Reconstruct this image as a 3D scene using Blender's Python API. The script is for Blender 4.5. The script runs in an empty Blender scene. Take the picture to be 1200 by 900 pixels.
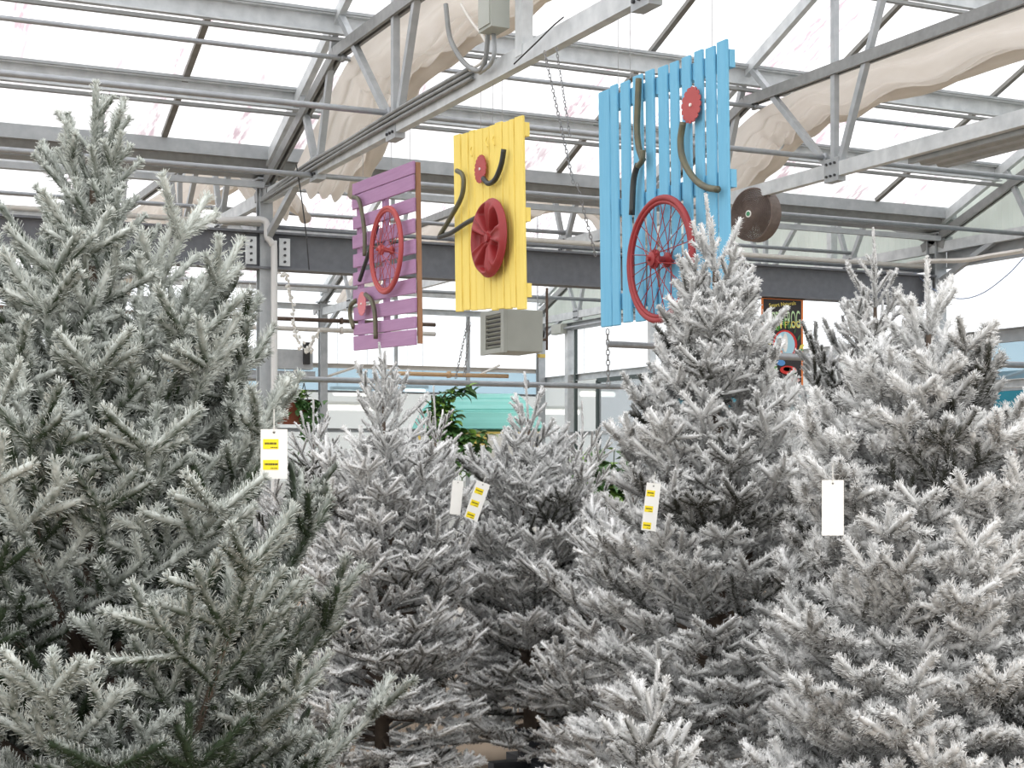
import bpy, math, random
import numpy as np
from mathutils import Vector, Matrix

SC = bpy.context.scene
COL = SC.collection
PI = math.pi
FPX = 1807.0           # focal length in pixels of the 1200 x 900 frame
HOR = 541.0            # eye level
EYE = 1.6
RX = np.array([0.903, -0.4285]); FX = np.array([0.4285, 0.9035])   # camera right / forward on the ground plan

# ------------------------------------------------------------------ placing helpers (real positions measured from the view)
def at(px, py, D):
    c = (px - 600) / FPX * D
    p = RX * c + FX * D
    return Vector((p[0], p[1], EYE + (HOR - py) / FPX * D))
def on_x(px, py, X):
    a = (px - 600) / FPX
    # (.903X-.4285Y) = a(.4285X+.9035Y)
    Y = X * (0.903 - a * 0.4285) / (0.4285 + a * 0.9035)
    D = 0.4285 * X + 0.9035 * Y
    return Vector((X, Y, EYE + (HOR - py) / FPX * D))
def on_y(px, py, Y):
    a = (px - 600) / FPX
    X = Y * (0.4285 + a * 0.9035) / (0.903 - a * 0.4285)
    D = 0.4285 * X + 0.9035 * Y
    return Vector((X, Y, EYE + (HOR - py) / FPX * D))

# ------------------------------------------------------------------ materials
def lin(c):
    return tuple(((v / 255) / 12.92 if v / 255 <= 0.04045 else ((v / 255 + 0.055) / 1.055) ** 2.4) for v in c) + (1.0,)

def mat(name, rgb, rough=0.6, metal=0.0, noise=0.0, nscale=20.0, rgb2=None, bump=0.0, stretch=None, spec=0.5):
    m = bpy.data.materials.new(name); m.use_nodes = True
    nt = m.node_tree; N = nt.nodes; L = nt.links
    b = N['Principled BSDF']
    b.inputs['Base Color'].default_value = lin(rgb)
    b.inputs['Roughness'].default_value = rough
    b.inputs['Metallic'].default_value = metal
    b.inputs['Specular IOR Level'].default_value = spec
    if rgb2 is not None or bump:
        tc = N.new('ShaderNodeTexCoord'); mp = N.new('ShaderNodeMapping'); nz = N.new('ShaderNodeTexNoise')
        L.new(tc.outputs['Object'], mp.inputs['Vector']); L.new(mp.outputs['Vector'], nz.inputs['Vector'])
        if stretch: mp.inputs['Scale'].default_value = stretch
        nz.inputs['Scale'].default_value = nscale; nz.inputs['Detail'].default_value = 5
        if rgb2 is not None:
            rp = N.new('ShaderNodeValToRGB'); mx = N.new('ShaderNodeMix'); mx.data_type = 'RGBA'
            rp.color_ramp.elements[0].position = 0.5 - noise * 0.5; rp.color_ramp.elements[1].position = 0.5 + noise * 0.5
            L.new(nz.outputs['Fac'], rp.inputs['Fac']); L.new(rp.outputs['Color'], mx.inputs['Factor'])
            mx.inputs[6].default_value = lin(rgb); mx.inputs[7].default_value = lin(rgb2)
            L.new(mx.outputs[2], b.inputs['Base Color'])
        if bump:
            bp = N.new('ShaderNodeBump'); bp.inputs['Strength'].default_value = bump; bp.inputs['Distance'].default_value = 0.01
            L.new(nz.outputs['Fac'], bp.inputs['Height']); L.new(bp.outputs['Normal'], b.inputs['Normal'])
    return m

def pane_mat(name, tint, body, fac, stain=None, stain_amt=0.0, scale=(1.2, 0.12, 0.12), through=0.5):
    """clear / milky plastic sheet: light passes straight through it, a share is scattered by the body"""
    m = bpy.data.materials.new(name); m.use_nodes = True
    nt = m.node_tree; N = nt.nodes; L = nt.links
    N.remove(N['Principled BSDF']); out = N['Material Output']
    tr = N.new('ShaderNodeBsdfTransparent'); tr.inputs['Color'].default_value = lin(tint)
    df = N.new('ShaderNodeBsdfDiffuse'); df.inputs['Color'].default_value = lin(body)
    tl = N.new('ShaderNodeBsdfTranslucent'); tl.inputs['Color'].default_value = lin(body)
    m1 = N.new('ShaderNodeMixShader'); m1.inputs['Fac'].default_value = through
    L.new(df.outputs[0], m1.inputs[1]); L.new(tl.outputs[0], m1.inputs[2])
    m2 = N.new('ShaderNodeMixShader'); m2.inputs['Fac'].default_value = fac
    L.new(tr.outputs[0], m2.inputs[1]); L.new(m1.outputs[0], m2.inputs[2])
    L.new(m2.outputs[0], out.inputs['Surface'])
    if stain is not None:
        tc = N.new('ShaderNodeTexCoord')
        mp = N.new('ShaderNodeMapping'); mp.inputs['Scale'].default_value = scale
        nz = N.new('ShaderNodeTexNoise'); nz.inputs['Scale'].default_value = 3.0; nz.inputs['Detail'].default_value = 3
        L.new(tc.outputs['Object'], mp.inputs['Vector']); L.new(mp.outputs['Vector'], nz.inputs['Vector'])
        mp2 = N.new('ShaderNodeMapping'); mp2.inputs['Scale'].default_value = (9, 2.2, 2.2)
        nz2 = N.new('ShaderNodeTexNoise'); nz2.inputs['Scale'].default_value = 3.0; nz2.inputs['Detail'].default_value = 6
        L.new(tc.outputs['Object'], mp2.inputs['Vector']); L.new(mp2.outputs['Vector'], nz2.inputs['Vector'])
        r1 = N.new('ShaderNodeMapRange'); r1.inputs[1].default_value = 0.50; r1.inputs[2].default_value = 0.62
        r2 = N.new('ShaderNodeMapRange'); r2.inputs[1].default_value = 0.40; r2.inputs[2].default_value = 0.60
        L.new(nz.outputs['Fac'], r1.inputs[0]); L.new(nz2.outputs['Fac'], r2.inputs[0])
        mu = N.new('ShaderNodeMath'); mu.operation = 'MULTIPLY'
        L.new(r1.outputs[0], mu.inputs[0]); L.new(r2.outputs[0], mu.inputs[1])
        mu2 = N.new('ShaderNodeMath'); mu2.operation = 'MULTIPLY'; mu2.inputs[1].default_value = stain_amt
        L.new(mu.outputs[0], mu2.inputs[0])
        mx = N.new('ShaderNodeMix'); mx.data_type = 'RGBA'
        mx.inputs[6].default_value = lin(tint); mx.inputs[7].default_value = lin(stain)
        L.new(mu2.outputs[0], mx.inputs['Factor']); L.new(mx.outputs[2], tr.inputs['Color'])
        mb = N.new('ShaderNodeMix'); mb.data_type = 'RGBA'
        mb.inputs[6].default_value = lin(body); mb.inputs[7].default_value = lin(stain)
        L.new(mu2.outputs[0], mb.inputs['Factor']); L.new(mb.outputs[2], df.inputs['Color']); L.new(mb.outputs[2], tl.inputs['Color'])
    return m

M = {}
M['galv'] = mat('galvanised_steel', (182, 186, 188), 0.45, 0.2, 0.5, 9, (158, 163, 166))
M['galv_light'] = mat('bright_galvanised_steel', (218, 222, 223), 0.45, 0.1, 0.5, 9, (186, 191, 193))
M['galv_dark'] = mat('weathered_track_steel', (148, 150, 149), 0.45, 0.15, 0.5, 12, (126, 128, 127))
M['rail'] = mat('aluminium_glazing_bar', (140, 139, 133), 0.5, 0.15, 0.5, 12, (120, 119, 114))
M['beam'] = mat('grey_primer_steel', (122, 125, 130), 0.6, 0.1, 0.7, 14, (102, 105, 111), bump=0.05)
M['pvc'] = mat('white_plastic_pipe', (224, 220, 213), 0.45, 0, 0.5, 10, (208, 204, 196))
M['pipe'] = mat('grey_pipe', (170, 174, 178), 0.4, 0.4, 0.5, 14, (150, 154, 158))
M['white_pipe'] = mat('white_drain_plastic', (214, 214, 212), 0.4)
M['rust'] = mat('rusty_pipe', (110, 92, 80), 0.7, 0.1, 0.6, 20, (80, 66, 58))
M['black'] = mat('black_rubber', (38, 38, 38), 0.6)
M['wire'] = mat('grey_wire', (150, 150, 150), 0.5, 0.4)
M['wire_blue'] = mat('blue_wire', (150, 165, 195), 0.5)
M['bolt'] = mat('steel_bolt', (70, 72, 74), 0.5, 0.4)
M['cream'] = mat('cream_shade_cloth', (238, 233, 226), 0.9, 0, 0.8, 5, (224, 217, 207), bump=0.35, stretch=(7, 0.6, 0.6), spec=0.1)
M['blue_paint'] = mat('blue_painted_wood', (108, 178, 212), 0.65, 0, 0.7, 8, (126, 190, 220), bump=0.2, stretch=(6, 6, 0.5), spec=0.3)
M['yellow_paint'] = mat('yellow_painted_wood', (250, 228, 130), 0.65, 0, 0.7, 8, (242, 214, 106), bump=0.2, stretch=(6, 6, 0.5), spec=0.3)
M['purple_paint'] = mat('purple_painted_wood', (180, 142, 177), 0.65, 0, 0.7, 8, (166, 126, 163), bump=0.2, stretch=(6, 0.5, 6), spec=0.3)
M['bare_wood'] = mat('bare_wood', (168, 128, 96), 0.8, 0, 0.7, 8, (140, 100, 74), stretch=(6, 6, 0.6))
M['red_paint'] = mat('red_paint', (158, 46, 48), 0.45, 0, 0.7, 12, (142, 38, 40))
M['red_faded'] = mat('faded_red_paint', (182, 80, 78), 0.55, 0, 0.7, 12, (170, 70, 70))
M['pink_faded'] = mat('faded_pink_paint', (208, 120, 128), 0.55)
M['tube'] = mat('dark_olive_tube', (84, 86, 76), 0.4, 0.2, 0.6, 14, (112, 106, 78))
M['tube_dark'] = mat('black_tube', (58, 60, 58), 0.4, 0.2)
M['heater'] = mat('beige_grey_enamel', (176, 180, 172), 0.5, 0, 0.5, 4, (168, 172, 164))
M['heater_dark'] = mat('dark_louvre', (52, 50, 46), 0.6)
M['fan'] = mat('brown_fan_grille', (126, 112, 104), 0.5, 0.2, 0.6, 20, (100, 88, 82))
M['fan_blade'] = mat('pale_fan_blade', (190, 190, 188), 0.4, 0.4)
M['green_badge'] = mat('green_badge', (70, 140, 100), 0.5)
M['ribbed'] = mat('pale_ribbed_cladding', (214, 220, 212), 0.6, 0, 0.5, 2, (200, 207, 200))
M['concrete'] = mat('tan_concrete', (166, 148, 128), 0.85, 0, 0.8, 3, (146, 130, 112), bump=0.1)
M['ground'] = mat('grey_yard', (150, 148, 144), 0.9, 0, 0.7, 0.5, (128, 126, 122))
M['card'] = mat('white_card', (244, 243, 238), 0.6)
M['sticker'] = mat('yellow_sticker', (250, 226, 30), 0.5)
M['ink'] = mat('black_ink', (40, 36, 30), 0.6)
M['string'] = mat('white_string', (230, 228, 222), 0.7)
M['turq'] = mat('turquoise_sheet', (146, 218, 208), 0.5, 0, 0.5, 3, (134, 208, 199))
M['turq_pale'] = mat('pale_mint_board', (158, 224, 212), 0.5)
M['yellow_board'] = mat('yellow_board', (240, 214, 120), 0.6)
M['white_board'] = mat('white_board', (222, 222, 216), 0.6)
M['leaf'] = mat('green_leaf', (84, 124, 62), 0.5, 0, 0.8, 8, (54, 92, 48))
M['leaf_light'] = mat('bright_leaf', (146, 182, 86), 0.5, 0, 0.8, 9, (112, 154, 68))
M['stem'] = mat('plant_stem', (70, 84, 46), 0.7)
M['coir'] = mat('rust_brown_planter', (150, 88, 66), 0.8, 0, 0.8, 20, (118, 66, 50), bump=0.3)
M['teal'] = mat('teal_shade_wall', (40, 140, 160), 0.7, 0, 0.5, 3, (30, 126, 148))
M['brick'] = mat('red_mural', (196, 104, 104), 0.8, 0, 0.8, 6, (210, 150, 140))
M['terracotta'] = mat('terracotta', (180, 100, 66), 0.8)
M['door_frame'] = mat('dark_green_frame', (66, 78, 76), 0.5)
M['bench'] = mat('bench_wood', (190, 160, 124), 0.8)
M['banner_black'] = mat('banner_black', (48, 44, 46), 0.6)
M['banner_orange'] = mat('banner_orange', (238, 134, 60), 0.6)
M['banner_red'] = mat('banner_red', (214, 52, 44), 0.6)
M['banner_yellow'] = mat('banner_yellow', (244, 226, 110), 0.6)
M['banner_mint'] = mat('banner_mint', (196, 224, 176), 0.6)
M['banner_green'] = mat('banner_green', (92, 166, 66), 0.6)
M['banner_green2'] = mat('banner_deep_green', (64, 116, 74), 0.6)
M['banner_sky'] = mat('banner_pale_blue', (176, 220, 236), 0.6)
M['banner_blue'] = mat('banner_blue', (88, 150, 214), 0.6)
M['lamp'] = mat('white_bulb', (245, 245, 240), 0.4)
M['trunk'] = mat('fir_bark', (112, 98, 86), 0.9, 0, 0.8, 30, (84, 72, 62), bump=0.4)
M['stand'] = mat('dark_tree_stand', (70, 74, 80), 0.5, 0.2)
def backlit(m, share):
    nt = m.node_tree; N = nt.nodes; L = nt.links; b = N['Principled BSDF']; o = N['Material Output']
    tl = N.new('ShaderNodeBsdfTranslucent'); mx = N.new('ShaderNodeMixShader'); mx.inputs['Fac'].default_value = share
    src = b.inputs['Base Color'].links[0].from_socket; L.new(src, tl.inputs['Color'])
    L.new(b.outputs[0], mx.inputs[1]); L.new(tl.outputs[0], mx.inputs[2]); L.new(mx.outputs[0], o.inputs['Surface'])
backlit(M['cream'], 0.55)
backlit(M['ribbed'], 0.5)
M['roof'] = pane_mat('roof_sheet', (252, 253, 255), (250, 250, 252), 0.72, (184, 158, 166), 0.85, through=0.92)
M['wall_milky'] = pane_mat('milky_wall_sheet', (246, 249, 252), (236, 238, 240), 0.22)
M['wall_sky_reflection'] = pane_mat('sky_reflection_wall_sheet', (150, 175, 188), (176, 194, 203), 0.38)  # blue sky reflection put into the sheet's own colour
M['wall_grey'] = pane_mat('grey_wall_sheet', (186, 190, 189), (206, 208, 205), 0.6)

# ------------------------------------------------------------------ mesh builder
class MB:
    def __init__(s): s.v = []; s.f = []; s.m = []; s.mi = 0
    def add(s, vs, fs):
        b = len(s.v); s.v.extend([tuple(p) for p in vs]); s.f.extend([tuple(b + i for i in f) for f in fs]); s.m.extend([s.mi] * len(fs))
    def box(s, c, size, R=None):
        c = Vector(c); h = [x / 2 for x in size]
        vs = []
        for dx in (-1, 1):
            for dy in (-1, 1):
                for dz in (-1, 1):
                    p = Vector((dx * h[0], dy * h[1], dz * h[2]))
                    vs.append(c + (R @ p if R else p))
        s.add(vs, [(0, 1, 3, 2), (4, 6, 7, 5), (0, 4, 5, 1), (2, 3, 7, 6), (0, 2, 6, 4), (1, 5, 7, 3)])
    def extrude(s, prof, p, q, up=(0, 0, 1), cap=True):
        """2-D outline (side, up) swept from p to q"""
        p = Vector(p); q = Vector(q); d = (q - p).normalized(); up = Vector(up)
        side = d.cross(up)
        if side.length < 1e-5: side = d.cross(Vector((0, 1, 0)))
        side.normalize(); u = side.cross(d).normalized()
        n = len(prof)
        vs = [e + side * a + u * b for e in (p, q) for a, b in prof]
        fs = [(i, (i + 1) % n, n + (i + 1) % n, n + i) for i in range(n)]
        if cap: fs += [tuple(range(n))[::-1], tuple(range(n, 2 * n))]
        s.add(vs, fs)
    def bar(s, p, q, w, h, up=(0, 0, 1)):
        s.extrude([(-w / 2, -h / 2), (w / 2, -h / 2), (w / 2, h / 2), (-w / 2, h / 2)], p, q, up)
    def tube(s, pts, r, n=8, cap=True, radii=None):
        pts = [Vector(p) for p in pts]; k = len(pts); b = len(s.v); vs = []
        prev = None
        for i, p in enumerate(pts):
            d = (pts[min(i + 1, k - 1)] - pts[max(i - 1, 0)])
            if d.length < 1e-9: d = Vector((0, 0, 1))
            d.normalize()
            if prev is None:
                a = d.cross(Vector((0, 0, 1)))
                if a.length < 0.05: a = d.cross(Vector((1, 0, 0)))
            else:
                a = prev - d * prev.dot(d)
                if a.length < 1e-4: a = d.cross(Vector((1, 0, 0)))
            a.normalize(); prev = a; c = d.cross(a)
            rr = radii[i] if radii else r
            for j in range(n):
                t = 2 * PI * j / n
                vs.append(p + a * (rr * math.cos(t)) + c * (rr * math.sin(t)))
        fs = []
        for i in range(k - 1):
            for j in range(n):
                fs.append((i * n + j, i * n + (j + 1) % n, (i + 1) * n + (j + 1) % n, (i + 1) * n + j))
        if cap: fs += [tuple(range(n))[::-1], tuple(range((k - 1) * n, k * n))]
        s.add(vs, fs)
    def ring(s, c, ax, R, r, n=40, k=8, sq=1.0):
        """torus about axis ax"""
        c = Vector(c); ax = Vector(ax).normalized(); a = ax.orthogonal().normalized(); b = ax.cross(a)
        vs = []
        for i in range(n):
            t = 2 * PI * i / n; e = a * math.cos(t) + b * math.sin(t)
            for j in range(k):
                u = 2 * PI * j / k
                vs.append(c + e * (R + r * math.cos(u)) + ax * (r * sq * math.sin(u)))
        s.add(vs, [(i * k + j, ((i + 1) % n) * k + j, ((i + 1) % n) * k + (j + 1) % k, i * k + (j + 1) % k) for i in range(n) for j in range(k)])
    def lathe(s, c, ax, prof, n=24):
        """profile [(radius, along axis)]"""
        c = Vector(c); ax = Vector(ax).normalized(); a = ax.orthogonal().normalized(); b = ax.cross(a); k = len(prof)
        vs = []
        for i in range(n):
            t = 2 * PI * i / n; e = a * math.cos(t) + b * math.sin(t)
            for r, h in prof: vs.append(c + e * r + ax * h)
        s.add(vs, [(i * k + j, ((i + 1) % n) * k + j, ((i + 1) % n) * k + j + 1, i * k + j + 1) for i in range(n) for j in range(k - 1)])
    def prism(s, outline, o, u, v, n, d):
        """flat outline (in u, v about o) given thickness d along n"""
        o, u, v, n = Vector(o), Vector(u), Vector(v), Vector(n); k = len(outline)
        vs = [o + u * a + v * b + n * e for e in (0, d) for a, b in outline]
        s.add(vs, [tuple(range(k))[::-1], tuple(range(k, 2 * k))] + [(i, (i + 1) % k, k + (i + 1) % k, k + i) for i in range(k)])
    def build(s, name, mats, parent=None, smooth=False, loc=None):
        me = bpy.data.meshes.new(name)
        o0 = Vector(loc) if loc is not None else Vector((0, 0, 0))
        me.from_pydata([tuple(Vector(p) - o0) for p in s.v], [], s.f)
        for m_ in (mats if isinstance(mats, (list, tuple)) else [mats]): me.materials.append(m_)
        if any(s.m): me.polygons.foreach_set('material_index', s.m)
        if smooth: me.polygons.foreach_set('use_smooth', [True] * len(me.polygons))
        me.update()
        o = bpy.data.objects.new(name, me); COL.objects.link(o)
        o.location = o0
        if parent is not None:
            o.parent = parent; o.location = o0 - Vector(parent_world(parent))
        return o
def parent_world(p):
    v = Vector(p.location)
    while p.parent is not None:
        p = p.parent; v += Vector(p.location)
    return v
def tag(o, label=None, cat=None, group=None, kind=None):
    if label: o['label'] = label
    if cat: o['category'] = cat
    if group: o['group'] = group
    if kind: o['kind'] = kind
    return o
def thing(name, loc, label, cat, group=None, kind=None):
    o = bpy.data.objects.new(name, None); COL.objects.link(o); o.location = loc; o.empty_display_size = 0.1
    return tag(o, label, cat, group, kind)
def put(mb, name, m, parent, smooth=False):
    """mesh written in world coordinates, hung under parent (all parents are unrotated)"""
    return mb.build(name, m, parent, smooth, loc=parent_world(parent))
def solo(mb, name, m, label, cat, group=None, kind=None, smooth=False, loc=None):
    if loc is None:
        a = np.array(mb.v); loc = ((a[:, 0].min() + a[:, 0].max()) / 2, (a[:, 1].min() + a[:, 1].max()) / 2, a[:, 2].min())
    return tag(mb.build(name, m, None, smooth, loc), label, cat, group, kind)
def struct(mb, name, m, label=None, cat=None, smooth=False):
    return tag(mb.build(name, m, None, smooth), label, cat, None, 'structure')
def curve_pts(pts, n=6):
    """Catmull-Rom through pts"""
    P = [Vector(p) for p in pts]; P = [P[0] * 2 - P[1]] + P + [P[-1] * 2 - P[-2]]; out = []
    for i in range(1, len(P) - 2):
        for k in range(n):
            t = k / n
            out.append(0.5 * ((2 * P[i]) + (P[i + 1] - P[i - 1]) * t + (2 * P[i - 1] - 5 * P[i] + 4 * P[i + 1] - P[i + 2]) * t * t + (3 * P[i] - P[i - 1] - 3 * P[i + 1] + P[i + 2]) * t ** 3))
    out.append(P[-2]); return out
C_PROF = lambda w, h, t: [(-w / 2, -h / 2), (w / 2, -h / 2), (w / 2, -h / 2 + t), (-w / 2 + t, -h / 2 + t), (-w / 2 + t, h / 2 - t), (w / 2, h / 2 - t), (w / 2, h / 2), (-w / 2, h / 2)]
I_PROF = lambda w, h, tf, tw: [(-w / 2, -h / 2), (w / 2, -h / 2), (w / 2, -h / 2 + tf), (tw / 2, -h / 2 + tf), (tw / 2, h / 2 - tf), (w / 2, h / 2 - tf), (w / 2, h / 2), (-w / 2, h / 2), (-w / 2, h / 2 - tf), (-tw / 2, h / 2 - tf), (-tw / 2, -h / 2 + tf), (-w / 2, -h / 2 + tf)]

def emit(name, rgb, s):
    m = bpy.data.materials.new(name); m.use_nodes = True; b = m.node_tree.nodes['Principled BSDF']
    b.inputs['Emission Color'].default_value = lin(rgb); b.inputs['Emission Strength'].default_value = s; return m
M['tube_light'] = emit('lit_fluorescent_tube', (255, 250, 240), 6.0)
# ================================================================== the greenhouse
YB = 14.78                       # valley line with the grey beam
YN, YF = 3.78, 25.78             # near eave and far wall
XT = [4.31, 8.5, 12.72]          # truss frames; the last stands against the end wall
XL, XR = -5.0, 12.86
E = EYE
RISE = 0.42
def roof_z(Y):
    if Y <= YB: s = min(YB - Y, Y - YN)
    else: s = min(Y - YB, YF - Y)
    return E + 3.0 + RISE * max(s, 0)

# floor, yard
b = MB(); b.box((4, 11, -0.05), (18.2, 32, 0.1)); struct(b, 'floor', M['concrete'], 'tan concrete floor under the trees', 'floor')
b = MB(); b.box((10, 10, -0.16), (240, 240, 0.1)); struct(b, 'ground', M['ground'], 'grey yard outside the greenhouse walls', 'ground')

# roof sheets
b = MB()
ridges = [(YN, (YN + YB) / 2, YB), (YB, (YB + YF) / 2, YF)]
xs = [-5.04 + 1.04 * 0 + 2.08 * k for k in range(9)]
for y0, yr, y1 in ridges:
    for ya, yb in ((y0, yr), (yr, y1)):
        za, zb = roof_z(ya) + 0.02, roof_z(yb) + 0.02
        if ya == y0: za = E + 3.02
        if yb == y1: zb = E + 3.02
        b.add([(XL, ya, za), (XR, ya, za), (XR, yb, zb), (XL, yb, zb)], [(0, 1, 2, 3)])
struct(b, 'ceiling', M['roof'], 'clear roof sheets streaked with pink dirt', 'roof')

# glazing bars: one thing per slope line
bar_x = [3.27, 5.35, 7.45, 9.55, 11.65]
def slope_pt(X, Y, dz=0.0): return Vector((X, Y, roof_z(Y) + dz))
which_bar = ['left of the first truss', 'just right of the first curtain', 'above the blue pallet', 'right of the second curtain', 'near the end wall']
for i, X in enumerate(bar_x):
    b = MB(); b.bar(slope_pt(X, YB - 0.23, -0.02), slope_pt(X, (YN + YB) / 2, -0.02), 0.055, 0.04)
    solo(b, 'glazing_bar', M['rail'], 'dark roof glazing bar on the near roof slope ' + which_bar[i], 'glazing bar', 'roof glazing bars')
which_far = ['behind the big left tree', 'above the purple pallet', 'between the yellow and blue pallets', 'behind the blue pallet', 'near the end wall']
for i, X in enumerate(bar_x):
    b = MB(); b.bar(slope_pt(X, YB + 0.23, -0.02), slope_pt(X, (YF + YB) / 2, -0.02), 0.055, 0.04)
    solo(b, 'glazing_bar', M['rail'], 'dark glazing bar on the far roof slope ' + which_far[i], 'glazing bar', 'roof glazing bars')

# purlins (channel sections with a tube under them)
def purlin(Y, h, label, far=False, size=0.17):
    t = thing('roof_purlin', (4, Y, E + h), label, 'purlin', 'roof purlins')
    b = MB(); b.extrude(C_PROF(0.07, size, 0.012), (XL, Y, E + h), (XR - 0.1, Y, E + h)); put(b, 'channel', M['galv_light'], t)
    b = MB(); b.bar((XL, Y, E + h + size / 2 + 0.014), (XR - 0.1, Y, E + h + size / 2 + 0.014), 0.10, 0.025); put(b, 'top_flange', M['galv'], t)
    b = MB(); b.bar((XL, Y - 0.02 * (1 if not far else -1), E + h - size / 2 - 0.05), (XR - 0.1, Y - 0.02 * (1 if not far else -1), E + h - size / 2 - 0.05), 0.05, 0.03); put(b, 'lower_lip', M['galv_dark'], t)
for Y, h, lab in ((13.71, 3.33, 'long channel purlin crossing the near roof just above the gutter'),
                  (12.56, 3.74, 'long channel purlin second up from the gutter on the near roof'),
                  (11.2, 4.32, 'channel purlin third up from the gutter on the near roof')):
    purlin(Y, h, lab)
for Y, h, lab in ((15.85, 3.33, 'channel purlin of the far roof just behind the gutter'),
                  (17.0, 3.76, 'channel purlin second up behind the gutter on the far roof'),
                  (23.6, 3.62, 'channel purlin low on the back slope of the far roof'),
                  (22.0, 4.15, 'channel purlin high on the back slope of the far roof')):
    purlin(Y, h, lab, True)

# valley gutter
t = thing('valley_gutter', (4, YB, E + 2.95), 'dark grey roof gutter running along the valley above the grey beam', 'gutter')
b = MB(); b.extrude([(-.17, .11), (-.10, -.07), (.10, -.07), (.17, .11), (.19, .11), (.12, -.09), (-.12, -.09), (-.19, .11)], (XL, YB, E + 2.89), (XR, YB, E + 2.89)); put(b, 'trough', M['galv_dark'], t)
b = MB(); b.bar((XL, YB - 0.2, E + 3.0), (XR, YB - 0.2, E + 3.0), 0.05, 0.13); b.bar((XL, YB + 0.2, E + 3.0), (XR, YB + 0.2, E + 3.0), 0.05, 0.13); put(b, 'lip', M['galv'], t)
b = MB(); b.bar((XL, YB - 0.13, E + 2.70), (XR, YB - 0.13, E + 2.70), 0.05, 0.06); put(b, 'lower_rail', M['galv'], t)
t = thing('eave_gutter', (4, YF - 0.52, E + 2.75), 'pale eave gutter along the top of the back wall', 'gutter')
b = MB(); b.extrude([(-.08, .05), (-.05, -.03), (.05, -.03), (.08, .05), (.09, .05), (.06, -.04), (-.06, -.04), (-.09, .05)], (XL, YF - 0.52, E + 2.95), (XR - 0.1, YF - 0.52, E + 2.95)); put(b, 'trough', M['galv_light'], t)

# long grey beam
b = MB(); b.extrude(I_PROF(0.2, 0.37, 0.022, 0.014), (XL, YB, E + 2.075), (XR - 0.2, YB, E + 2.075))
struct(b, 'beam', M['beam'], 'long dark grey steel beam under the valley', 'beam')
b = MB(); b.extrude(I_PROF(0.10, 0.10, 0.012, 0.010), (XL, YF - 0.2, E + 2.68), (XR - 0.2, YF - 0.2, E + 2.68))
struct(b, 'beam', M['galv_light'], 'steel beam at the top of the back wall', 'beam')

# columns
def column(X, Y, z1, label, w=0.13, name='column'):
    t = thing(name, (X, Y, 0), label, 'column', None, 'structure')
    b = MB(); b.extrude(I_PROF(w, w, 0.016, 0.014), (X, Y, 0), (X, Y, z1), (0, 1, 0)); put(b, 'shaft', M['galv'], t)
    b = MB(); b.box((X, Y, 0.01), (0.3, 0.3, 0.02)); put(b, 'base_plate', M['galv_dark'], t)
    b = MB(); b.box((X, Y, z1 + 0.01), (0.2, 0.24, 0.02)); put(b, 'cap_plate', M['galv'], t)
    return t
def bolted_plate(X, Y, z, t, n=4, dx=0.0):
    b = MB(); b.box((X, Y, z), (0.11, 0.014, 0.27)); p = put(b, 'connection_plate', M['galv_light'], t)
    for k in range(n):
        b = MB(); b.tube([(X, Y - 0.006, z - 0.095 + 0.063 * k), (X, Y - 0.024, z - 0.095 + 0.063 * k)], 0.013, 6)
        put(b, 'bolt', M['bolt'], p)
c1 = column(XT[0], YB, E + 2.76, 'galvanised column through the grey beam left of the purple pallet')
bolted_plate(XT[0] - 0.17, YB - 0.11, E + 2.06, c1); bolted_plate(XT[0] + 0.17, YB - 0.11, E + 2.06, c1)
c2 = column(XT[2] + 0.02, YB, E + 2.76, 'galvanised corner column at the right end of the grey beam', 0.17)
bolted_plate(XT[2] - 0.2, YB - 0.11, E + 2.06, c2, 4)
column(XT[0], YF - 0.2, E + 2.76, 'back wall column behind the big left tree')
column(XT[1], YF - 0.2, E + 2.76, 'back wall column beside the hanging planter')
column(XT[2], YF - 0.2, E + 2.76, 'corner column below the unit heater')

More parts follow.
